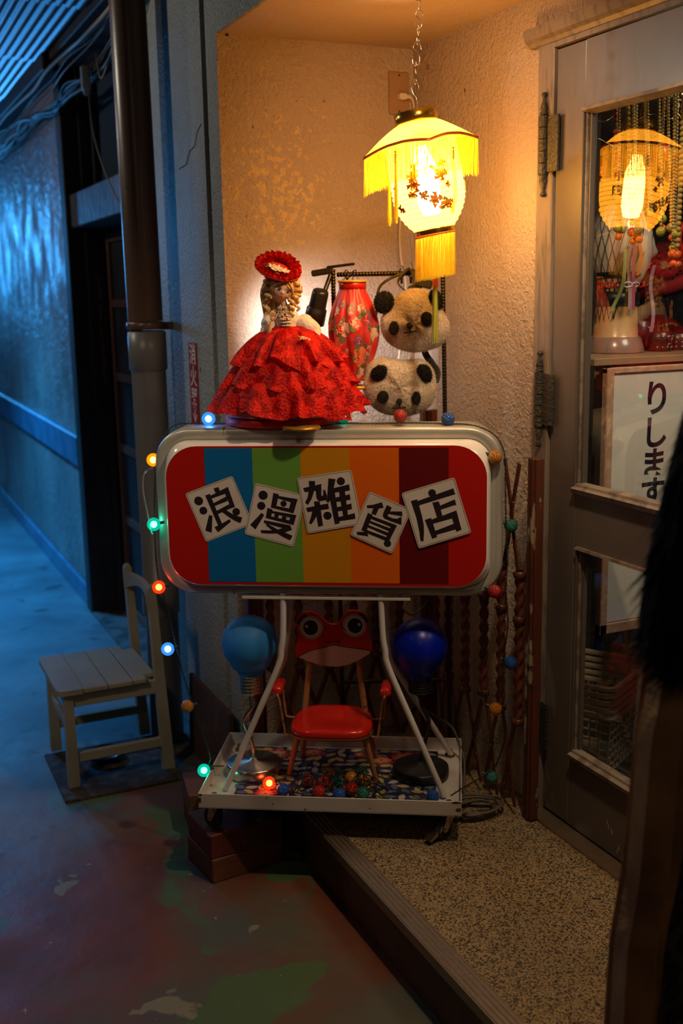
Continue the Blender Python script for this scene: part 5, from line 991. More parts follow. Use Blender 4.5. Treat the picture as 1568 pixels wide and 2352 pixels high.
q = MB(); q.cyl((-.001, 0, .278), (-.008, 0, .308), .0085, .008, 14); q.build('neck', skin, dl)
HM = Matrix.Translation((-.009, -.004, .328)) @ Matrix.Rotation(R(17), 4, 'Y') @ Matrix.Rotation(R(13), 4, 'Z') @ Matrix.Rotation(R(4), 4, 'X')
# head: deformed sphere with cheeks, chin, nose
def headfn(u, v):
    a = 2*math.pi*u; b_ = math.pi*v; x = math.sin(b_)*math.cos(a); y = math.sin(b_)*math.sin(a); z = -math.cos(b_)
    rx = .0275*(1-.30*max(0, -z)**1.6+.04*math.exp(-((z+.25)/.3)**2)); ry = .027*(1-.20*max(0, -z)**2)
    X, Y, Z = x*rx, y*ry, z*.031-.001
    if y < 0:
        f = -y; Y -= .0042*math.exp(-(X/.0030)**2-((Z+.0055)/.0034)**2)*f; Y -= .0016*math.exp(-(X/.007)**2-((Z+.0145)/.003)**2)*f; Y += .0016*math.exp(-((abs(X)-.0105)/.006)**2-((Z-.0015)/.005)**2)*f
    return HM @ Vector((X, Y, Z))
q = MB(); q.grid(headfn, 64, 48); hd = q.build('head', skin, dl)
def fpt(x, z, off=.0004):
    # surface point on the face
    best = None; r_ = math.hypot(x/.0275, (z+.001)/.031); y = -math.sqrt(max(0, 1-min(1, r_)**2))
    f = -y; Y = y*.027; Y -= .0042*math.exp(-(x/.0030)**2-((z+.0055)/.0034)**2)*f; Y -= .0016*math.exp(-(x/.007)**2-((z+.0145)/.003)**2)*f; Y += .0016*math.exp(-((abs(x)-.0105)/.006)**2-((z-.0015)/.005)**2)*f
    return HM @ Vector((x, Y-off, z))
def fdisc(q, cx, cz, rx, rz, off, n=24, rot=0): c = fpt(cx, cz, off); vs = [c]+[fpt(cx+rx*math.cos(a)*math.cos(rot)-rz*math.sin(a)*math.sin(rot), cz+rz*math.sin(a)*math.cos(rot)+rx*math.cos(a)*math.sin(rot), off) for a in [2*math.pi*k/n for k in range(n)]]; q.add(vs, [(0, 1+(k+1) % n, 1+k) for k in range(n)], True)
for s_ in (-1, 1):
    ex = s_*.0112; q = MB(); fdisc(q, ex, .0008, .0062, .0044, .0006); q.build('eye_white', mat('doll_eye_white', (.85, .80, .78), .2), hd)
    q = MB(); fdisc(q, ex+.001, .0006, .0042, .0043, .0010); q.build('iris', mat('iris_blue', (.08, .16, .32), .15), hd)
    q = MB(); fdisc(q, ex+.001, .0006, .0020, .0024, .0013); q.build('pupil', blk, hd)
    q = MB(); fdisc(q, ex-.0005, .0022, .0009, .0009, .0016, 10); q.build('eye_glint', panw, hd)
    q = MB(); q.tube([fpt(ex+.0068*math.cos(a), .0008+.0048*math.sin(a), .0011) for a in [R(172-12*k) for k in range(14)]], .00055, 5); 
    for k in range(6): a = R(165-24*k) if s_ < 0 else R(15+24*k); q.tube([fpt(ex+.0068*math.cos(a), .0008+.0048*math.sin(a), .0011), fpt(ex+.0088*math.cos(a), .0008+.0068*math.sin(a), .0022)], .0003, 4)
    q.build('eyelash', mat('lash_brown', (.05, .02, .01), .6), hd)
    q = MB(); q.tube([fpt(ex+s_*x, .0085+.0012*math.cos(x*250), .0006) for x in (-.005, -.002, .001, .004)], .0004, 4); q.build('eyebrow', mat('brow_brown', (.25, .12, .05), .6), hd)
    q = MB(); fdisc(q, s_*.0150, -.0085, .0050, .0035, .0003, 20); q.build('cheek', mat('cheek_blush', (.85, .42, .27), .5), hd)
q = MB(); fdisc(q, 0, -.0138, .0036, .0013, .0006); fdisc(q, 0, -.0155, .0028, .0013, .0006); q.build('lips', mat('lips_pink', (.75, .16, .13), .3), hd)
# hair
m, n, L, p = node_mat('blonde_hair'); tc = n.new('ShaderNodeTexCoord'); g = n.new('ShaderNodeTexNoise'); g.inputs['Scale'].default_value = 260; g.inputs['Detail'].default_value = 2; mp = n.new('ShaderNodeMapping'); mp.inputs['Scale'].default_value = (1, 1, .14); L.new(tc.outputs['Object'], mp.inputs[0]); L.new(mp.outputs[0], g.inputs['Vector'])
r = n.new('ShaderNodeValToRGB'); r.color_ramp.elements[0].color = (.42, .20, .04, 1); r.color_ramp.elements[1].color = (.88, .60, .26, 1); r.color_ramp.elements[0].position = .35; r.color_ramp.elements[1].position = .6; L.new(g.outputs[0], r.inputs[0]); L.new(r.outputs[0], p.inputs['Base Color']); p.inputs['Roughness'].default_value = .38; b = n.new('ShaderNodeBump'); b.inputs['Strength'].default_value = .7; b.inputs['Distance'].default_value = .003; L.new(g.outputs[0], b.inputs['Height']); L.new(b.outputs[0], p.inputs['Normal']); blond = m
q = MB()
def capfn(u, v):
    a = R(-52)+R(284)*u; b_ = R(4)+R(116)*v; x = math.sin(b_)*math.cos(a); y = math.sin(b_)*math.sin(a); z = math.cos(b_); w_ = 1+.02*math.sin(a*22); return HM @ Vector((x*.0325*w_, y*.0325*w_+.003, z*.0345+.003))
q.grid(capfn, 90, 24)
for s_ in (-1, 1):     # two swept fringe wings from a centre parting
    for k in range(10):
        t = k/9; pts = [(s_*.001, -.020-.002*t, .031-.006*t), (s_*(.008+.004*t), -.0285+.001*t, .022-.004*t), (s_*(.018+.004*t), -.0265+.003*t, .012-.005*t), (s_*(.0265+.003*t), -.016+.004*t, -.002-.008*t)]
        q.tube([HM @ v_ for v_ in spline(pts, 5)], [.0018]+[.0030]*13+[.0022, .001], 7)
def curl(c, r_, turns, down, rad, lean=(0, 0)):
    pts = []; N = int(turns*14)
    for k in range(N+1): t = k/N; a = 2*math.pi*turns*t; rr = r_*(1-.25*t); pts.append(Vector((c[0]+rr*math.cos(a)+lean[0]*t, c[1]+rr*math.sin(a)*.8+lean[1]*t, c[2]-down*t)))
    q.tube(pts, [rad*(.6+.4*math.sin(math.pi*min(1, k/N*1.0+.1))) for k in range(N+1)], 8)
for c, r_, tn, dn_, rad in (((-.041, -.012, 0.352), .0075, 1.6, .014, .0060), ((-.044, -.008, 0.336), .008, 1.5, .012, .0058), ((-.038, -.018, 0.362), .0065, 1.2, .008, .0052), ((-.040, -.012, 0.320), .007, 1.6, .014, .0050),
                      ((.027, -.006, 0.348), .0075, 1.6, .014, .0060), ((.031, -.004, 0.332), .008, 1.6, .014, .0060), ((.024, -.010, 0.315), .007, 1.4, .012, .0052), ((.030, -.006, 0.320), .0065, 1.5, .012, .0050)): curl(c, r_, tn, dn_, rad)
for c, tn, dn_, ln_ in (((-.052, .004, 0.335), 3.0, .085, (.004, 0)), ((-.045, .008, 0.325), 2.6, .060, (.0, 0)), ((.014, -.012, 0.310), 3.0, .045, (.002, -.010)), ((.022, .004, 0.315), 2.4, .040, (.008, 0))): curl(c, .0055, tn, dn_, .0048, ln_)
for k in range(14): x = -.056+.003*k; q.tube(spline([(x*.9, .012, .345), (x*1.05, .016, .32), (x*1.0, .018, .29), (x*.95+.002, .016, .262)], 4), [.004]*12+[.002], 6)
q.build('hair', blond, dl, 'blonde hair in ringlets')
q = MB(); q.ball((-.034, -.022, .308), .0028, 10, 8); q.ball((.017, -.020, .296), .0028, 10, 8); q.build('earring', mat('pearl', (.85, .75, .62), .15, .2), dl, None, 'stuff')
# hat
HT = Matrix.Translation((-.018, -.002, .373)) @ Matrix.Rotation(R(17), 4, 'Y') @ Matrix.Rotation(R(30), 4, 'X') @ Matrix.Diagonal((1.05, 1.0, 1, 1))
q = MB(); q.lathe([(0, .010), (.020, .010), (.026, .006), (.028, -.004), (.030, -.010), (.046, -.008), (.054, -.001), (.055, .001), (.046, -.004), (.030, -.014), (.026, -.018)], 56, (0, 0, 0), HT, mod=lambda r, z, a, j: (r*(1+.04*math.sin(3*a)), z+(.008*math.sin(a)**2 if r > .04 else 0))); hat = q.build('hat', redc, dl, 'round red hat tipped forward')
q = MB()
for rr, zz, hh in ((.050, .004, .010), (.040, -.004, .012), (.030, .000, .012)): q.lathe([(rr, zz), (rr+.003, zz+hh*.5), (rr+.001, zz+hh)], 160, (0, 0, 0), HT, mod=lambda r, z, a, j: (r+.0035*math.sin(22*a)*(j > 0), z+.011*max(0, math.sin(a+.2))*(j > 1)+.0015*math.sin(31*a)))
q.build('hat_lace', lace, hat)
for k, (a, rr) in enumerate(((-2.3, .019), (-1.75, .024), (-1.2, .022), (-.75, .027), (-1.5, .012))):
    q = MB(); c = Vector((rr*math.cos(a), rr*math.sin(a), .014))
    for e in range(5):
        th = e*1.2566+k; pm = HT @ Matrix.Translation(c) @ Matrix.Rotation(th, 4, 'Z') @ Matrix.Translation((.0055, 0, .001)) @ Matrix.Rotation(R(-22), 4, 'Y'); q.ball((0, 0, 0), (.0060, .0036, .0013), 12, 6, pm)
    q.ball((0, 0, .002), .0018, 8, 6, HT @ Matrix.Translation(c)); q.build('flower', mat('flower_cream', (.86, .76, .60), .5), hat)
q = MB()
for a, rr, th in ((-2.75, .022, 2.6), (-2.5, .027, 3.6), (-1.45, .028, 4.8), (-1.0, .014, 4.2)): q.ball((0, 0, 0), (.010, .0042, .0008), 12, 4, HT @ Matrix.Translation((rr*math.cos(a), rr*math.sin(a), .012)) @ Matrix.Rotation(th, 4, 'Z'))
q.build('leaf', mat('leaf_olive', (.16, .15, .03), .5), hat, None, 'stuff')

# ------------------------------------------------------------------ strings of crackle-glass globe lights
def globe_mat(nm, col):
    m, n, L, p = node_mat(nm); tc = n.new('ShaderNodeTexCoord'); v = n.new('ShaderNodeTexVoronoi'); v.inputs['Scale'].default_value = 420; L.new(tc.outputs['Object'], v.inputs['Vector'])
    r = n.new('ShaderNodeMapRange'); r.inputs[1].default_value = .15; r.inputs[2].default_value = .6; r.inputs[3].default_value = 1.5; r.inputs[4].default_value = .5; L.new(v.outputs[0], r.inputs[0])
    mx = n.new('ShaderNodeMix'); mx.data_type = 'RGBA'; mx.blend_type = 'MULTIPLY'; mx.inputs[0].default_value = 1; mx.inputs[6].default_value = (*col, 1); L.new(r.outputs[0], mx.inputs[7]); L.new(mx.outputs[2], p.inputs['Base Color'])
    b = n.new('ShaderNodeBump'); b.inputs['Strength'].default_value = 1; b.inputs['Distance'].default_value = .002; L.new(v.outputs[0], b.inputs['Height']); L.new(b.outputs[0], p.inputs['Normal'])
    p.inputs['Roughness'].default_value = .16; p.inputs['Coat Weight'].default_value = .5; return m
def lit_mat(nm, col, st, core):
    m, n, L, p = node_mat(nm); n.remove(p); tc = n.new('ShaderNodeTexCoord'); v = n.new('ShaderNodeTexVoronoi'); v.inputs['Scale'].default_value = 380; L.new(tc.outputs['Object'], v.inputs['Vector'])
    r = n.new('ShaderNodeMapRange'); r.inputs[1].default_value = .1; r.inputs[2].default_value = .6; r.inputs[3].default_value = .06; r.inputs[4].default_value = .50; L.new(v.outputs[0], r.inputs[0])
    e = n.new('ShaderNodeEmission'); e.inputs[0].default_value = (*col, 1); e.inputs[1].default_value = st; t = n.new('ShaderNodeBsdfTransparent'); t.inputs[0].default_value = (*[min(1, c*.8+.25) for c in col], 1); x = n.new('ShaderNodeMixShader')
    L.new(r.outputs[0], x.inputs[0]); L.new(e.outputs[0], x.inputs[1]); L.new(t.outputs[0], x.inputs[2]); L.new(x.outputs[0], n['Material Output'].inputs[0]); return m
GC = dict(blue=(.0, .10, .50), green=(.0, .19, .13), amber=(.62, .22, .01), red=(.55, .008, .006))
GM = {k: globe_mat('globe_'+k, c) for k, c in GC.items()}
LT = {'blue': (lit_mat('lit_blue', (.05, .35, 1), 1.3, 1), ((.25, .55, 1), 60)), 'green': (lit_mat('lit_teal', (.0, .75, .48), .9, 1), ((.15, 1, .75), 45)), 'amber': (lit_mat('lit_amber', (1, .33, .0), 1.7, 1), ((1, .62, .12), 55)), 'red': (lit_mat('lit_red', (1, .05, .005), 1.4, 1), ((1, .22, .05), 50)), 'dimgreen': (lit_mat('lit_green_dim', (.0, .20, .12), .8, 1), ((.1, 1, .6), 12))}
wire_g = mat('green_wire', (.010, .020, .013), .45); capm = mat('bulb_cap', (.02, .045, .03), .4)
RG = .0167
def globe(par, c, col, lit, axis=(0, 0, 1)):
    ax = Vector(axis).normalized(); nm = {'dimgreen': 'green'}.get(col, col); q = MB(); q.ball((0, 0, 0), RG, 28, 18)
    o = q.build('globe', LT[col][0] if lit else GM[nm], par, ('glowing ' if lit else 'unlit ')+{'green': 'green', 'dimgreen': 'green'}.get(col, col)+' globe'); o.location = c
    if lit:
        q = MB(); q.ball((0, 0, 0), .0085, 12, 8); e = LT[col][1]; b_ = q.build('glow_bulb', mat('core_'+col, (1, 1, 1), .5, emit=e), o)
    q = MB(); q.tube([ax*(RG-.001), ax*(RG+.010)], [.0042, .0036], 10); q.build('globe_cap', capm, o)
s1_ = thing('light_string', cp(0, 0, PLAT), CR, 'string of coloured globe lights draped over the top and down both sides of the sign', 'lights')
TOPZ = s1+RG+.0012
G1_ = [(-.300, -.020, TOPZ, 'blue', 1), (-.141, -.030, TOPZ+.002, 'amber', 1), (.035, .000, TOPZ+.002, 'dimgreen', 1), (.176, -.035, TOPZ+.005, 'red', 0), (.2905, -.030, TOPZ-.003, 'blue', 0),
       (-.4500, -.005, 1.062, 'amber', 1), (-.4365, -.077, .911, 'green', 1), (-.4335, -.072, .748, 'red', 1), (-.418, -.075, .586, 'blue', 1), (-.374, -.075, .433, 'amber', 0), (-.336, -.085, .262, 'green', 1),
       (.4025, -.079, 1.078, 'amber', 0), (.4445, -.020, .899, 'green', 0), (.404, -.078, .748, 'red', 0), (.446, -.06, .560, 'blue', 0), (.410, -.06, .438, 'amber', 0), (.402, -.06, .254, 'green', 0)]
for k, (u, v, z, c, l) in enumerate(G1_): globe(s1_, (u, v, z-PLAT), c, l, ((0, .6, -.2) if k < 5 else ((1, .2, .2) if u < 0 else (-1, .3, .4))))
q = MB(); zc_ = lambda *t: (t[0], t[1], t[2]-PLAT)
twisted(q, [zc_(*t) for t in [(-.300, -.02, .245), (-.33, -.05, .262), (-.320, -.075, .30), (-.345, -.075, .38), (-.365, -.075, .455), (-.385, -.070, .53), (-.400, -.065, .60), (-.418, -.065, .70), (-.437, -.064, .78), (-.4425, -.05, .90), (-.442, -.02, 1.03), (-.436, .0, 1.09), (-.40, .01, 1.145), (-.34, .01, s1+.003), (-.25, .005, s1+.003), (-.14, .02, s1+.003), (.0, .005, s1+.003), (.1, -.012, s1+.003), (.19, -.012, s1+.004), (.28, -.02, s1+.003), (.35, -.035, s1-.0), (.400, -.045, 1.128), (.425, -.062, 1.085), (.428, -.064, 1.0), (.431, -.060, .90), (.435, -.06, .82), (.432, -.065, .75), (.438, -.06, .66), (.428, -.06, .56), (.428, -.06, .45), (.435, -.06, .37), (.415, -.055, .29), (.40, -.06, .275), (.36, -.10, .262), (.325, -.14, .258), (.30, -.13, .235)]])
q.build('cable', wire_g, s1_)
q = MB(); q.tube(spline([zc_(*t) for t in [(-.448, -.02, 1.045), (-.468, -.03, 1.03), (-.470, -.04, .99), (-.460, -.05, .94), (-.448, -.07, .90), (-.440, -.08, .885)]], 6), .0022, 7); q.build('clear_tube', mat('clear_plastic', (.6, .55, .45), .1, trans=.7), s1_)
s2_ = thing('light_string', cp(0, -.08, .2197), CR, 'tangled heap of coloured globe lights on dark green wire lying in the tray', 'lights')
for k, (u, v, c, l) in enumerate(((-.164, -.095, 'red', 1), (-.123, -.130, 'blue', 0), (-.016, -.030, 'amber', 0), (-.068, -.073, 'red', 0), (-.026, -.082, 'red', 0), (.012, -.078, 'green', 0), (.043, -.050, 'amber', 0), (.066, -.016, 'green', 0), (.078, -.058, 'amber', 0), (-.030, -.136, 'red', 0), (.022, -.148, 'blue', 0), (.050, -.115, 'red', 0), (.081, -.135, 'green', 0), (.256, -.140, 'blue', 0))):
    globe(s2_, (u, v+.08, RG+.0005), c, l, (math.cos(k*2.1), math.sin(k*2.1), .35))
q = MB(); rn = random.Random(8)
for k in range(7):
    pts = [(-.20+.0*k+rn.uniform(-.02, .02), rn.uniform(-.03, .02), .006)] if k < 2 else [(rn.uniform(-.11, -.07), rn.uniform(-.06, 0), .006)]
    for j in range(9): pts.append((-.08+.022*j+rn.uniform(-.025, .025), rn.uniform(-.065, .06), rn.uniform(.004, .05)))
    pts.append((.13+rn.uniform(-.02, .02), rn.uniform(-.06, .03), .006)); twisted(q, pts, .0010, .0014, .02, 4, .006)
twisted(q, [(-.26, .03, .006), (-.22, .02, .02), (-.18, -.005, .006), (-.15, -.03, .006)], .001, .0014, .02, 4); twisted(q, [(.12, -.04, .006), (.18, -.02, .006), (.22, -.05, .006), (.25, -.05, .012)], .001, .0014, .02, 4)
q.build('cable', wire_g, s2_)

# ------------------------------------------------------------------ folding gate pushed together in the corner
gm = mat('gate_paint', (.125, .032, .014), .38, var=[(25, (.07, .016, .008), .4, .7), (55, (.42, .36, .22), .70, .72)], bump=(120, .12)); gm2 = mat('gate_paint_worn', (.11, .03, .015), .45, var=[(22, (.34, .29, .19), .60, .63, (1, 1, .35)), (40, (.06, .03, .02), .55, .65)])
gt = thing('folding_gate', (1.46, 2.60, PLAT), 0, 'rusty red folding metal gate with twisted bars pushed together in the porch corner', 'gate')
GP = [(1.037, 2.800), (1.124, 2.800), (1.219, 2.800), (1.299, 2.800), (1.368, 2.796), (1.428, 2.756), (1.470, 2.615), (1.470, 2.540), (1.470, 2.450), (1.470, 2.355), (1.470, 2.272), (1.472, 2.193)]
def gl(p, z): return (p[0]-1.46, p[1]-2.60, z-PLAT)
def twist_bar(x, y, z0, z1, r_=.0105):
    q = MB(); N = 72; vs = []; n_ = 12
    for k in range(N+1):
        z = z0+(z1-z0)*k/N; ph = 2*math.pi*(z-z0)/.075
        for a in range(n_): th = 2*math.pi*a/n_; rr = r_*(1+.30*math.cos(2*(th-ph))); vs.append((x+rr*math.cos(th), y+rr*math.sin(th), z))
    q.add(vs, [(k*n_+a, k*n_+(a+1) % n_, (k+1)*n_+(a+1) % n_, (k+1)*n_+a) for k in range(N) for a in range(n_)], True); return q
for i, g_ in enumerate(GP):
    x, y, _ = gl(g_, 0); sag = (-.012*(i % 3)); z0, z1 = .415+sag-PLAT, .800+sag-PLAT
    q = twist_bar(x, y, z0, z1)
    for zz_ in (z0, z1, z0+.27): q.lathe([(.010, -.010), (.0165, -.006), (.0165, .006), (.010, .010)], 10, (x, y, zz_))
    q.build('twisted_bar', gm, gt)
for i in range(len(GP)-1):
    a, b = Vector(gl(GP[i], 0)), Vector(gl(GP[i+1], 0)); m_ = (a+b)/2; d = (b-a).normalized(); off = Vector((-d.y, d.x, 0))*.006
    for zl, zh in ((.800, 1.055), (.415, .158)):
        zl -= PLAT+.012*(i % 3); zh -= PLAT; zm = zl+(zh-zl)*.5
        for p0, p1, s_ in ((a, b, 1), (b, a, -1)):
            if i == len(GP)-2 and False: continue
            A_ = Vector((p0.x, p0.y, zl)); B_ = Vector((m_.x, m_.y, zm)); C_ = Vector((p0.x, p0.y, zh)); q = MB()
            q.tube([A_+off*s_, B_+off*s_*.3, C_+off*s_], .006, 6, flat=(.0025, .0085)); q.build('lattice_strip', gm, gt)
q = MB()
for g_ in ((.991, 2.80), (1.485, 2.68)):
    q = MB(); x, y, _ = gl(g_, 0)
    for dx in (-.018, -.006, .006, .018): q.box(x+dx-.005, x+dx+.005, y-.010-(.006 if abs(dx) < .01 else 0), y+.01, 0, 1.005, .001)
    q.build('channel_post', gm, gt)
q = MB(); x, y, _ = gl((1.492, 2.162), 0); 
for k, (dy, dx) in enumerate(((.017, -.008), (.009, -.014), (.001, -.010), (-.008, -.017), (-.016, -.012))): q.box(x+dx, x+.010, y+dy-.005, y+dy+.005, .004, .935, .0015)
q.build('end_post', gm2, gt, 'thick worn end post with flaking paint')

# ------------------------------------------------------------------ cables on the porch floor behind the right castor
fcab = thing('floor_cable', (*cp(.36, -.02)[:2], PLAT), 0, 'coil of grey cable lying on the step beside the right castor', 'cable')
q = MB(); rn = random.Random(6)
for k in range(4): q.tube(spline([(.05*math.cos(a)*(1+.15*k)+rn.uniform(-.01, .01), .04*math.sin(a)*(1+.1*k)+rn.uniform(-.01, .01), .005+.006*k+rn.uniform(0, .006)) for a in [i*.9+k for i in range(9)]], 5), .0038, 7)
q.build('cable', mat('cable_grey_brown', (.11, .09, .07), .45), fcab)
c2 = thing('power_cable', cp(.20, .10, PLAT), CR, 'grey-brown cable hanging from the sign and looping over the tray edge', 'cable')
q = MB(); q.tube(spline([(-.060, -.03, .590), (-.045, -.0, .535), (-.005, -.01, .500), (.035, -.01, .535), (.055, -.03, .592)], 6), .0022, 7); q.build('cable', mat('cable_dark', (.07, .065, .055), .45), c2); q = MB()
q.tube(spline([(-.02, .04, .27), (.0, .03, .235), (.05, .05, .20), (.10, .05, .165), (.120, .03, .125), (.134, .0, .09), (.134, -.06, .03), (.134, -.09, .006)], 6), .0034, 8); q.build('cable', mat('cable_dark', (.07, .065, .055), .45), c2)

# ------------------------------------------------------------------ fur-trimmed coat hanging on a rail at the right edge
suede = mat('tan_suede', (.58, .30, .09), .75, sheen=.5, bump=(50, .25), var=(9, (.30, .13, .035), .4, .65)); 
m, n, L, p = node_mat('leopard_cloth'); tc = n.new('ShaderNodeTexCoord'); v = n.new('ShaderNodeTexVoronoi'); v.inputs['Scale'].default_value = 26; v.inputs['Randomness'].default_value = .85; L.new(tc.outputs['Object'], v.inputs['Vector'])
r = n.new('ShaderNodeValToRGB'); e = r.color_ramp.elements; e[0].position = .22; e[0].color = (.06, .035, .02, 1); e[1].position = .30; e[1].color = (.012, .01, .01, 1); x_ = e.new(.44); x_.color = (.012, .01, .01, 1); x_ = e.new(.50); x_.color = (.09, .075, .05, 1); L.new(v.outputs[0], r.inputs[0]); L.new(r.outputs[0], p.inputs['Base Color']); p.inputs['Roughness'].default_value = .8; leo = m
coat = thing('coat', (1.10, 1.10, PLAT), 0, 'long tan coat with black fur trim and dark leopard lining, hanging at the right edge', 'coat')
def edge(z):   # left outline of the coat, by height over the step (m)
    P = [(.15, .925), (.43, .933), (.535, .937), (.632, .955), (.763, .964), (.846, .968), (.907, .980), (1.0, .995), (1.35, 1.05)]
    for (a, xa), (b_, xb) in zip(P, P[1:]):
        if z <= b_: t = max(0, (z-a)/(b_-a)); return xa+(xb-xa)*t
    return P[-1][1]
def coatfn(x_off, w_, dep):
    def f(u, v):
        z = .13+v*1.25; x0 = edge(z+PLAT)-1.10; x = x0+x_off+w_*u; y = dep+.018*math.sin(u*9+z*1.5)*(1.15-v*.5)+.02*u; return (x, y, z)
    return f
q = MB(); q.grid(coatfn(0, .075, 0), 14, 40); q.grid(lambda u, v: (lambda p_: (p_[0]+0*u, p_[1]+.03*u, p_[2]))(coatfn(0, .075, 0)(0, v)), 3, 40); q.build('front_edge', suede, coat, 'tan suede front edge in folds')
q = MB(); q.grid(coatfn(.072, .40, .012), 44, 40); q.build('lining', leo, coat, 'dark leopard-patterned lining')
q = MB(); q.grid(lambda u, v: (edge(.13+1.25*v+PLAT)-1.10+.02+.42*u, .075+.012*math.sin(u*20), .13+1.25*v), 40, 10); q.build('coat_back', suede, coat)
def fx_(z):
    P = [(.965, 1.00), (.975, .965), (.99, .925), (1.03, .900), (1.118, .912), (1.214, .936), (1.303, .960), (1.357, .984), (1.46, 1.035)]
    for (a, xa), (b_, xb) in zip(P, P[1:]):
        if z <= b_: t = max(0, (z-a)/(b_-a)); return xa+(xb-xa)*t
    return P[-1][1]
fb = MB()
def furbody(u, v):
    z = .968+v*.50-PLAT; x0 = fx_(z+PLAT)+.03-1.10; a = math.pi*(u*1.15-.05); wid = .17; x = x0+wid*(1-math.cos(a))*.75; y = -.0-.055*math.sin(a)*min(1, .5+v*3); return (x, y, z)
fb.grid(furbody, 20, 24); T = tris_of(fb); blackfur = mat('black_fur', (.006, .006, .008), .55, spec=.25); fbo = fb.build('fur_trim', blackfur, coat, 'thick black fur trim')
nn = (Vector(T[400][1])-Vector(T[400][0])).cross(Vector(T[400][2])-Vector(T[400][0]))
TT = T if nn.y < 0 else [(a, c, b_) for a, b_, c in T]
q = MB(); fur(q, TT, 9000, .045, .0007, (-.25, 0, -1.0), .45, 2); 
ed = []
for k in range(38): z0_ = .970+.013*k; z1_ = z0_+.013; ed.append(((fx_(z0_)+.032-1.10, .0, z0_-PLAT), (fx_(z1_)+.032-1.10, .0, z1_-PLAT), (fx_(z0_)+.032-1.10, -.03, z0_-PLAT)))
for k in range(14): ed.append(((-.14+.015*k, -.01, .97-PLAT), (-.14+.015*k, -.04, .97-PLAT), (-.125+.015*k, -.02, .97-PLAT)))
fur(q, ed, 3600, .060, .0009, (-1.0, 0, -1.1), .6, 2); q.build('fur_hair', blackfur, fbo, None, 'stuff')
q = MB(); q.tube(spline([(.02, .03, 1.40), (.10, .02, 1.44), (.20, .02, 1.475), (.30, .02, 1.44), (.38, .03, 1.39)], 5), .008, 8); q.tube(spline([(.20, .02, 1.475), (.20, .02, 1.53), (.185, .02, 1.55), (.195, .02, 1.575), (.215, .02, 1.57)], 5), .002, 6); q.build('coat_hanger', darkw, coat)
crk_ = thing('coat_rail', (1.42, .70, PLAT), 0, 'dark metal rail that the fur-trimmed coat hangs from, outside the shop door', 'rack')
q = MB(); q.cyl((-.12, .402, 1.558), (-.12, -.55, 1.558), .010, None, 12); q.build('rail', blackm, crk_)
for y in (-.5, .60): q = MB(); q.cyl((.06, y, 0), (.06, y, 1.56), .010, None, 12); q.cyl((.06, y, 1.558), (-.12, y, 1.558), .010, None, 12); q.build('post', blackm, crk_)
q = MB(); q.cyl((-.12, .402, 1.558), (-.12, .60, 1.558), .010, None, 12); q.build('rail', blackm, crk_)

# ------------------------------------------------------------------ inside the shop, behind the door glass
sh = thing('display_shelf', (1.62, 2.10, PLAT), 0, 'wooden display shelf inside the shop holding the mannequin head and leather cuffs', 'shelf')
shw = mat('shelf_wood', (.30, .20, .12), .5, bump=(20, .1))
q = MB(); q.box(-.02, 1.0, -.012, .42, 1.152, 1.170, .002); q.build('shelf_board', shw, sh)
for x in (.80, .95): q = MB(); q.box(x, x+.03, .38, .41, 0, 1.152); q.build('shelf_leg', darkw, sh)
for x in (.012, .97): q = MB(); q.box(x, x+.03, .38, .41, 0, 1.152); q.build('shelf_leg', darkw, sh)
bd = thing('sign_board', (1.615, 2.070, .636), 0, 'white notice board with black brushed hiragana behind the door glass', 'sign')
pf = mat('board_frame', (.50, .30, .20), .4, bump=(90, .1), var=(60, (.60, .42, .30), .5, .65)); wb = mat('board_white', (.72, .72, .68), .28, var=(3, (.66, .66, .61), .4, .7))
q = MB(); q.box(.020, .62, -.006, .004, .028, .640); q.build('panel', wb, bd)
q = MB(); q.box(0, .021, -.012, .008, 0, .648, .002); q.box(.0, .64, -.012, .008, 0, .026, .002); q.box(0, .64, -.011, .008, .634, .648, .002); q.build('frame', pf, bd)
q = MB()
for ch, x, z, s_ in (('り', .152, .565, .088), ('し', .150, .483, .082), ('ま', .150, .407, .080), ('す', .150, .337, .078), ('き', .150, .172, .082)):
    a_, f_ = text_mesh(ch, s_, Matrix.Translation((x, -.0068, z)) @ Matrix.Rotation(R(90), 4, 'X'), 0, .0020); q.add(a_, f_)
q.build('lettering', mat('sumi_ink', (.012, .015, .03), .4), bd)

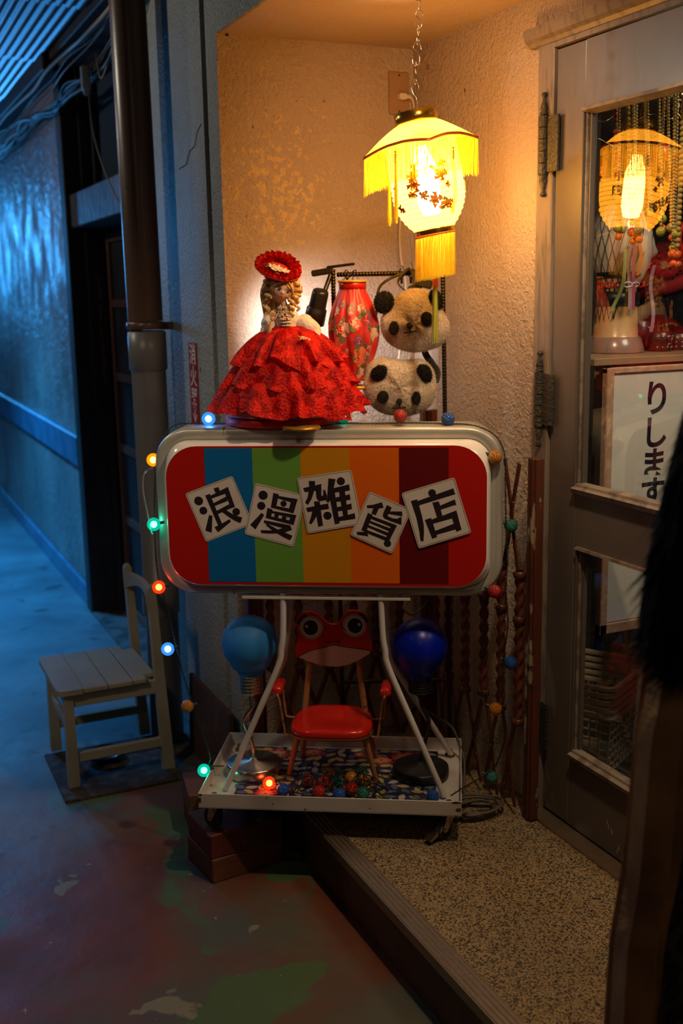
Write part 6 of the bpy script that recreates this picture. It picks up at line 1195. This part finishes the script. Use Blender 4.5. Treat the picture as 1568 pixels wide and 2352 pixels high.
# mannequin head in profile with fishnet hood
mh = thing('mannequin_head', (1.795, 2.262, PLAT+1.1705), 0, 'glossy mannequin head in profile wearing a black fishnet hood and plastic chain', 'mannequin')
pl_ = mat('mannequin_gloss', (.72, .60, .48), .16, coat=.5); pt_ = mat('mannequin_tan', (.62, .38, .19), .3, coat=.3)
MS = Matrix.Rotation(R(-12), 4, 'Z')
q = MB(); q.lathe([(0, 0), (.074, 0), (.074, .004), (.064, .036), (.060, .040)], 40, (0, 0, 0), MS); q.build('base', mat('base_mauve', (.28, .19, .16), .25, coat=.3), mh)
q = MB(); q.lathe([(.060, .038), (.056, .044), (.053, .10), (.050, .150), (.0495, .19)], 36, (0, 0, 0), MS); q.build('neck', pt_, mh)
def mhead(u, v):
    a = 2*math.pi*u; b_ = math.pi*v; x = math.sin(b_)*math.cos(a); y = math.sin(b_)*math.sin(a); z = -math.cos(b_)
    X = x*.083*(1-.10*max(0, -z)); Y = y*.068*(1-.34*max(0, -z)**1.5); Z = z*.112
    if x > 0:
        f = x**1.5; s_ = math.exp(-(Y/.014)**2)
        X += f*(.020*math.exp(-(Y/.011)**2)*math.exp(-((Z+.016)/.014)**2)+.010*math.exp(-(Y/.010)**2)*math.exp(-((Z-.012)/.02)**2)+.010*math.exp(-(Y/.022)**2)*math.exp(-((Z+.048)/.010)**2)+.016*math.exp(-(Y/.03)**2)*math.exp(-((Z+.088)/.018)**2)-.010*math.exp(-((abs(Y)-.028)/.014)**2)*math.exp(-((Z-.010)/.012)**2))
    return MS @ Vector((X+.008, Y, Z+.262))
q = MB(); q.grid(mhead, 72, 60); q.build('head', pl_, mh)
q = MB(); lp0 = mat('lipstick', (.50, .01, .012), .18, coat=.6)
for zz_, rx, rz in ((.2175, .0075, .0050), (.2075, .0080, .0056)): q.ball((0, 0, 0), (.010, .020, rz), 20, 10, MS @ Matrix.Translation((.0835, 0, zz_)))
q.build('lips', lp0, mh)
q = MB(); net = mat('fishnet', (.01, .01, .01), .6)
def netp(a, z): 
    t = (z-.08)/.30; r_ = .058 if z < .16 else .058+(.084-.058)*min(1, (z-.16)/.07); r_ = r_*(1 if z < .30 else max(.35, 1-((z-.30)/.085)**2)); return MS @ Vector((r_*math.cos(a)-.006, r_*.86*math.sin(a), z))
z0n = .085
for k in range(17):
    for s_ in (-1, 1): pts = [(R(70)+2*math.pi*k/17*.60+s_*.9*t, z0n+.28*t) for t in [i/16 for i in range(17)]]; pts = [netp(a, z) for a, z in pts]; q.tube(pts, .0009, 4)
q.build('fishnet_hood', net, mh, None, 'stuff')
q = MB(); 
for z0_, z1_ in ((.118, .150), (.188, .200)): q.lathe([(.0560, z0_), (.0585, z0_+.002), (.0580, z1_-.002), (.0545, z1_)], 40, (0, 0, 0), MS)
q.build('collar', mat('black_leather', (.012, .011, .012), .35, coat=.2), mh)
chn = mat('chain_red', (.62, .02, .01), .25); chw = mat('chain_white', (.65, .58, .55), .3)
for k in range(12):
    a = R(-150+19*k); c = MS @ Vector((.066*math.cos(a), .066*math.sin(a), .168)); q = MB(); tg = MS.to_3x3() @ Vector((-math.sin(a), math.cos(a), 0)); up_ = (Vector((0, 0, 1)) if k % 2 else Vector(c).normalized()*1); up_ = (up_-tg*up_.dot(tg)).normalized()
    q.tube([c+tg*.0115*math.cos(t)+up_*.006*math.sin(t) for t in [2*math.pi*i/14 for i in range(14)]], .0022, 6, closed=True); q.build('chain_link', chw if k in (3, 4) else chn, mh)
for k, (x, y, z0_, ln_, c, lean) in enumerate((((-.030), -.062, .255, .150, (.30, .34, .10), -.35), (-.008, -.066, .262, .155, (.45, .09, .14), .08), (-.016, -.064, .27, .16, (.35, .22, .28), .02), (.082, -.035, .215, .165, (.30, .20, .28), -.05), (.008, -.066, .33, .14, (.62, .18, .05), -.03))):
    q = MB(); q.grid(lambda u, v: (x+.011*(u-.5)+lean*.09*v*v-.004*math.sin(v*7), y-.006-.006*math.sin(v*5+k), z0_-ln_*v), 2, 12); q.build('ribbon', mat('ribbon_%d' % k, c, .4, sheen=.2), mh)
# leather cuffs
def cuff(loc, r_, h_, label, top):
    t = thing('leather_cuff', loc, 0, label, 'cuff', 'black leather cuffs on the shop shelf'); lm = MAT['black_leather']
    q = MB(); q.lathe([(r_, 0), (r_+.0015, .001), (r_+.0015, h_-.001), (r_, h_), (r_-.002, h_), (r_-.002, 0)], 36); q.build('band', lm, t)
    q = MB()
    for z in (h_*.22, h_*.5, h_*.78)[::(1 if top else 2)]:
        for a in range(-140, 0, 24): a = R(a); c = Vector(((r_+.0017)*math.cos(a), (r_+.0017)*math.sin(a), z)); q.ball(c, .0028, 8, 6)
    q.build('stud', steel, t, None, 'stuff')
    a = R(-80); c = Vector(((r_+.004)*math.cos(a), (r_+.004)*math.sin(a), h_*.5)); q = MB()
    for dz in (-h_*.2, h_*.2): q.tube([c+Vector((.007*math.cos(t_), 0, .006*math.sin(t_)+dz)) for t_ in [2*math.pi*i/14 for i in range(14)]], .0011, 6, closed=True)
    q.build('ring', steel, t); return t
cuff((1.915, 2.235, PLAT+1.1705), .030, .048, 'black leather cuff with eyelets, nearest the mannequin head', 0)
cuff((1.990, 2.250, PLAT+1.1705), .032, .042, 'wide studded black leather cuff with rings, right of the other cuff', 1)
cuff((1.930, 2.335, PLAT+1.1705), .036, .075, 'tall rolled black leather belt behind the two cuffs', 0)
# fur hat on a black wig
fh = thing('wig_stand', (2.06, 2.43, PLAT+1.1705), 0, 'second mannequin with black wig and red-and-black spotted fur hat', 'mannequin')
m, n, L, p = node_mat('red_leopard_fur'); tc = n.new('ShaderNodeTexCoord'); v = n.new('ShaderNodeTexVoronoi'); v.inputs['Scale'].default_value = 55; L.new(tc.outputs['Object'], v.inputs['Vector']); r = n.new('ShaderNodeMapRange'); r.inputs[1].default_value = .28; r.inputs[2].default_value = .36; L.new(v.outputs[0], r.inputs[0]); mx = n.new('ShaderNodeMix'); mx.data_type = 'RGBA'; mx.inputs[6].default_value = (.02, .005, .005, 1); mx.inputs[7].default_value = (.30, .008, .008, 1); L.new(r.outputs[0], mx.inputs[0]); L.new(mx.outputs[2], p.inputs['Base Color']); p.inputs['Roughness'].default_value = .85; rl = m
q = MB(); q.lathe([(0, 0), (.055, 0), (.050, .02), (.046, .08), (.048, .10)], 28); q.ball((0, 0, .14), (.066, .075, .085), 28, 18); q.build('neck', pt_, fh)
HB = Matrix.Translation((0, 0, .215)) @ Matrix.Rotation(R(-20), 4, 'Y'); q = MB(); q.ball((0, 0, 0), (.120, .11, .052), 36, 16, HB); fur(q, tris_of(q), 5000, .010, .0006, (0, 0, -.2), .6); q.build('fur_hat', rl, fh)
q = MB(); q.lathe([(.085, -.065), (.105, -.055), (.110, -.035), (.098, -.022)], 40, (0, 0, 0), HB); q.build('hat_brim', rl, fh)
q = MB(); rn = random.Random(2)
for k in range(360): a = rn.uniform(0, 6.283); z0_ = .16+rn.uniform(-.02, .02); r_ = .072; q.tube([(r_*.9*math.cos(a), r_*math.sin(a), z0_), (r_*1.15*math.cos(a), r_*1.15*math.sin(a), z0_-.06), ((r_*1.15)*math.cos(a+.1), r_*1.1*math.sin(a+.1), z0_-rn.uniform(.09, .13))], [.003, .0025, .0006], 4)
q.build('wig', blackfur, fh)
# bead curtain, wires and baubles above
bc = MB(); rn = random.Random(17)
for k in range(24):
    y = 2.070-.0155*k; x = 1.605+rn.uniform(0, .03); big = k in (1, 3, 15, 17, 18, 20, 22); rr = .0058 if big else .0036; z = 1.93; L_ = rn.uniform(.26, .34) if k < 12 else rn.uniform(.34, .42)
    dx = rn.uniform(-.01, .02); i = 0
    while z > 1.93-L_:
        t = (1.93-z)/L_; yy = y-.015*t*t-(-.02*t*t if k > 11 else 0); s_ = 1.0 if i % 1 == 0 else .8; bc.mat(1 if (k in (1, 18, 20) and i % 4 != 2) else (2 if k in (3, 17) and i % 2 else 0)); bc.ball((x+dx*t, yy, z), rr, 8, 6); z -= rr*1.92; i += 1
    bc.mat(rn.choice((0, 2, 1))); bc.ball((x+dx, yy, z-.008), .0105, 12, 8); 
    if k % 2: bc.mat(1); bc.ball((x+dx, yy-.004, z-.028), .008, 10, 8)
tag(bc.build('bead_curtain', [mat('bead_ochre', (.42, .30, .09), .35, trans=.2), mat('bead_orange', (.62, .10, .02), .3), mat('bead_lime', (.42, .42, .06), .3, trans=.2)]), 'strings of ochre, orange and lime beads hanging inside the door glass', 'bead curtain', None, 'stuff')
sx = MB(); sx.cyl((1.61, 1.4, 1.935), (1.61, 2.10, 1.935), .006, None, 8); sx.cyl((1.61, 2.10, 1.935), (1.66, 2.10, 1.935), .006, None, 8); 
for y in (1.45, 2.09): sx.cyl((1.62, y, 1.935), (1.61, y, 2.3), .003, None, 6)
tag(sx.build('curtain_rod', blackm), 'black rod carrying the bead curtain inside the shop', 'rod')
tin = MB(); rn = random.Random(5)
for k in range(70):
    c = Vector((rn.uniform(1.78, 2.15), rn.uniform(1.75, 2.35), rn.uniform(1.72, 1.98))); d = Vector((rn.uniform(-1, 1), rn.uniform(-1, 1), rn.uniform(-.5, .5))).normalized()*rn.uniform(.03, .09); e_ = d.orthogonal()*.4; tin.mat(k % 2); tin.tube(spline([c-d, c-d*.3+e_, c+d*.3-e_*.5, c+d], 4), .0013, 4)
tag(tin.build('wire_tinsel', [mat('tinsel_gold', (.6, .5, .2), .2, 1), mat('tinsel_silver', (.6, .6, .6), .2, 1)]), 'tangle of gold and silver wire tinsel hanging high inside the shop', 'tinsel', None, 'stuff')
for k, (loc, r_, s_, lab) in enumerate((((1.80, 2.12, 1.775), .021, 1.2, 'red teardrop ornament hanging above the lantern reflection, leftmost'), ((1.86, 2.05, 1.77), .024, 1.0, 'red round ornament hanging in the shop, middle one'), ((1.90, 1.98, 1.86), .018, 1.4, 'long red ornament hanging beside the ochre beads, topmost'))):
    q = MB(); q.lathe([(0, -r_*s_), (r_*.6, -r_*s_*.75), (r_, -r_*.1), (r_*.75, r_*.55*s_), (r_*.2, r_*1.1*s_), (.0015, r_*1.6*s_), (.0012, 2.25-loc[2]), (0, 2.25-loc[2])], 20); o = q.build('ornament', chn); tag(o, lab, 'ornament'); o.location = loc
q = MB(); q.tube([(.030*math.cos(t), 0, .042*math.sin(t)) for t in [2*math.pi*i/24 for i in range(24)]], .006, 8, closed=True); q.tube([(0, 0, .04), (0, .0, .30)], .001, 4); o = q.build('plastic_hoop', chn); tag(o, 'big red plastic hoop hanging beside the mannequin face', 'hoop'); o.location = (1.93, 2.16, 1.585)
# stack of white lattice baskets
bw = mat('basket_white', (.62, .54, .44), .4)
for k in range(5):
    t = thing('basket', (1.87, 2.40, PLAT+.0005+.021*k), R(30), ('lowest', 'second from the bottom', 'middle', 'second from the top', 'topmost')[k]+' white lattice plastic basket in the nested stack inside the door', 'basket', 'nested white baskets inside the shop door')
    q = MB(); w_, d_, h_ = .115, .085, .185; fl_ = .020
    def corner(sx_, sy_, z): f = fl_*z/h_; return Vector((sx_*(w_+f), sy_*(d_+f), z))
    if k == 0:
        for (a, b_) in (((-1, -1), (1, -1)), ((1, -1), (1, 1)), ((1, 1), (-1, 1)), ((-1, 1), (-1, -1))):
            nx = 9 if a[1] == b_[1] else 7
            for i in range(nx+1): s_ = i/nx; p0 = corner(*a, 0).lerp(corner(*b_, 0), s_); p1 = corner(*a, h_).lerp(corner(*b_, h_), s_); q.tube([p0, p1], .006, 4, flat=(.0048, .0014) if a[1] == b_[1] else (.0048, .0014))
            for j in range(8): z = h_*j/7; q.tube([corner(*a, z), corner(*b_, z)], .006, 4, flat=(.0014, .0042))
        q.box(-w_, w_, -d_, d_, 0, .004); q.build('lattice_side', bw, t); q = MB()
    R_ = rrect(-(w_+fl_), w_+fl_, -(d_+fl_), d_+fl_, .022, 5); N_ = len(R_)
    vs = []
    for e_, z in ((-.004, h_-.010), (.010, h_-.010), (.012, h_-.004), (.010, h_), (.0, h_+.002), (-.004, h_-.002)):
        for x, y in R_: l = math.hypot(x, y); notch = -.012 if (abs(x) < .045) else 0; vs.append((x*(1+e_/l*1.2), y*(1+e_/l*1.2), z+notch))
    q.add(vs, [(j*N_+i, ((j+1) % 6)*N_+i, ((j+1) % 6)*N_+(i+1) % N_, j*N_+(i+1) % N_) for j in range(6) for i in range(N_)]); q.build('rim', bw, t)
# leopard scarf, chair with bent black frame, red lamp in the gloom
m, n, L, p = node_mat('leopard_tan'); tc = n.new('ShaderNodeTexCoord'); v = n.new('ShaderNodeTexVoronoi'); v.inputs['Scale'].default_value = 42; L.new(tc.outputs['Object'], v.inputs['Vector']); r = n.new('ShaderNodeValToRGB'); e = r.color_ramp.elements; e[0].position = .20; e[0].color = (.22, .10, .03, 1); e[1].position = .28; e[1].color = (.01, .008, .006, 1); x_ = e.new(.45); x_.color = (.01, .008, .006, 1); x_ = e.new(.50); x_.color = (.42, .24, .10, 1); L.new(v.outputs[0], r.inputs[0]); L.new(r.outputs[0], p.inputs['Base Color']); lt_ = m
q = MB(); q.grid(lambda u, v: (.06*(u-.5)+.01*math.sin(v*9), .012*math.sin(u*9+v*3), -.42*v), 10, 24)
for k in range(14): x = .06*(k/13-.5)+.01*math.sin(9); q.tube([(x, 0, -.42), (x+.003, 0, -.47)], .0012, 4)
o = q.build('scarf', lt_); tag(o, 'leopard-print fringed scarf hanging under the white notice board', 'scarf'); o.location = (1.83, 2.30, 1.10)
q = MB(); q.grid(lambda u, v: (.16*(u-.5), .02*math.sin(u*12+v*2), -.36*v), 14, 16); o = q.build('dark_cloth', mat('cloth_navy', (.02, .02, .035), .8, var=(30, (.12, .02, .02), .55, .62))); tag(o, 'dark navy and maroon cloth hanging left of the leopard scarf', 'cloth'); o.location = (1.74, 2.36, 1.08)
ch = thing('bentwood_chair', (2.52, 2.80, PLAT), R(20), 'dark bentwood chair standing in the gloom of the shop', 'chair')
for x, y in ((-.17, -.17), (.17, -.17), (-.17, .17), (.17, .17)): q = MB(); q.cyl((x*1.15, y*1.15, 0), (x, y, .44), .013, .016, 12); q.build('leg', blackm, ch)
q = MB(); q.lathe([(0, .44), (.2, .44), (.205, .45), (.2, .47), (0, .465)], 36); q.build('seat', darkw, ch); q = MB(); q.tube([(.17*math.cos(t), .17*math.sin(t), .22) for t in [2*math.pi*i/30 for i in range(30)]], .009, 8, closed=True); q.build('ring_stretcher', blackm, ch)
q = MB(); q.tube(spline([(-.18, .15, .46), (-.17, .19, .7), (-.10, .21, .88), (0, .215, .92), (.10, .21, .88), (.17, .19, .7), (.18, .15, .46)], 6), .012, 8); q.build('backrest', blackm, ch)
q = MB(); q.ball((0, 0, .035), .033, 20, 14); q.cyl((0, 0, 0), (0, 0, .008), .022, None, 16); o = q.build('red_lamp', mat('red_glow', (.5, .02, .01), .3, emit=((1, .03, .01), 2.2))); tag(o, 'small glowing red lamp on a low stand deep inside the shop', 'lamp'); o.location = (2.06, 2.10, .395)
q = MB(); q.box(-.07, .07, -.07, .07, .243, .2595, .003); q.cyl((0, 0, .01), (0, 0, .25), .015, None, 12); q.lathe([(0, 0), (.06, 0), (.055, .01), (0, .012)], 24); o = q.build('low_stand', blackm); tag(o, 'low black stand under the glowing red lamp', 'stand'); o.location = (2.06, 2.10, PLAT+.0002)
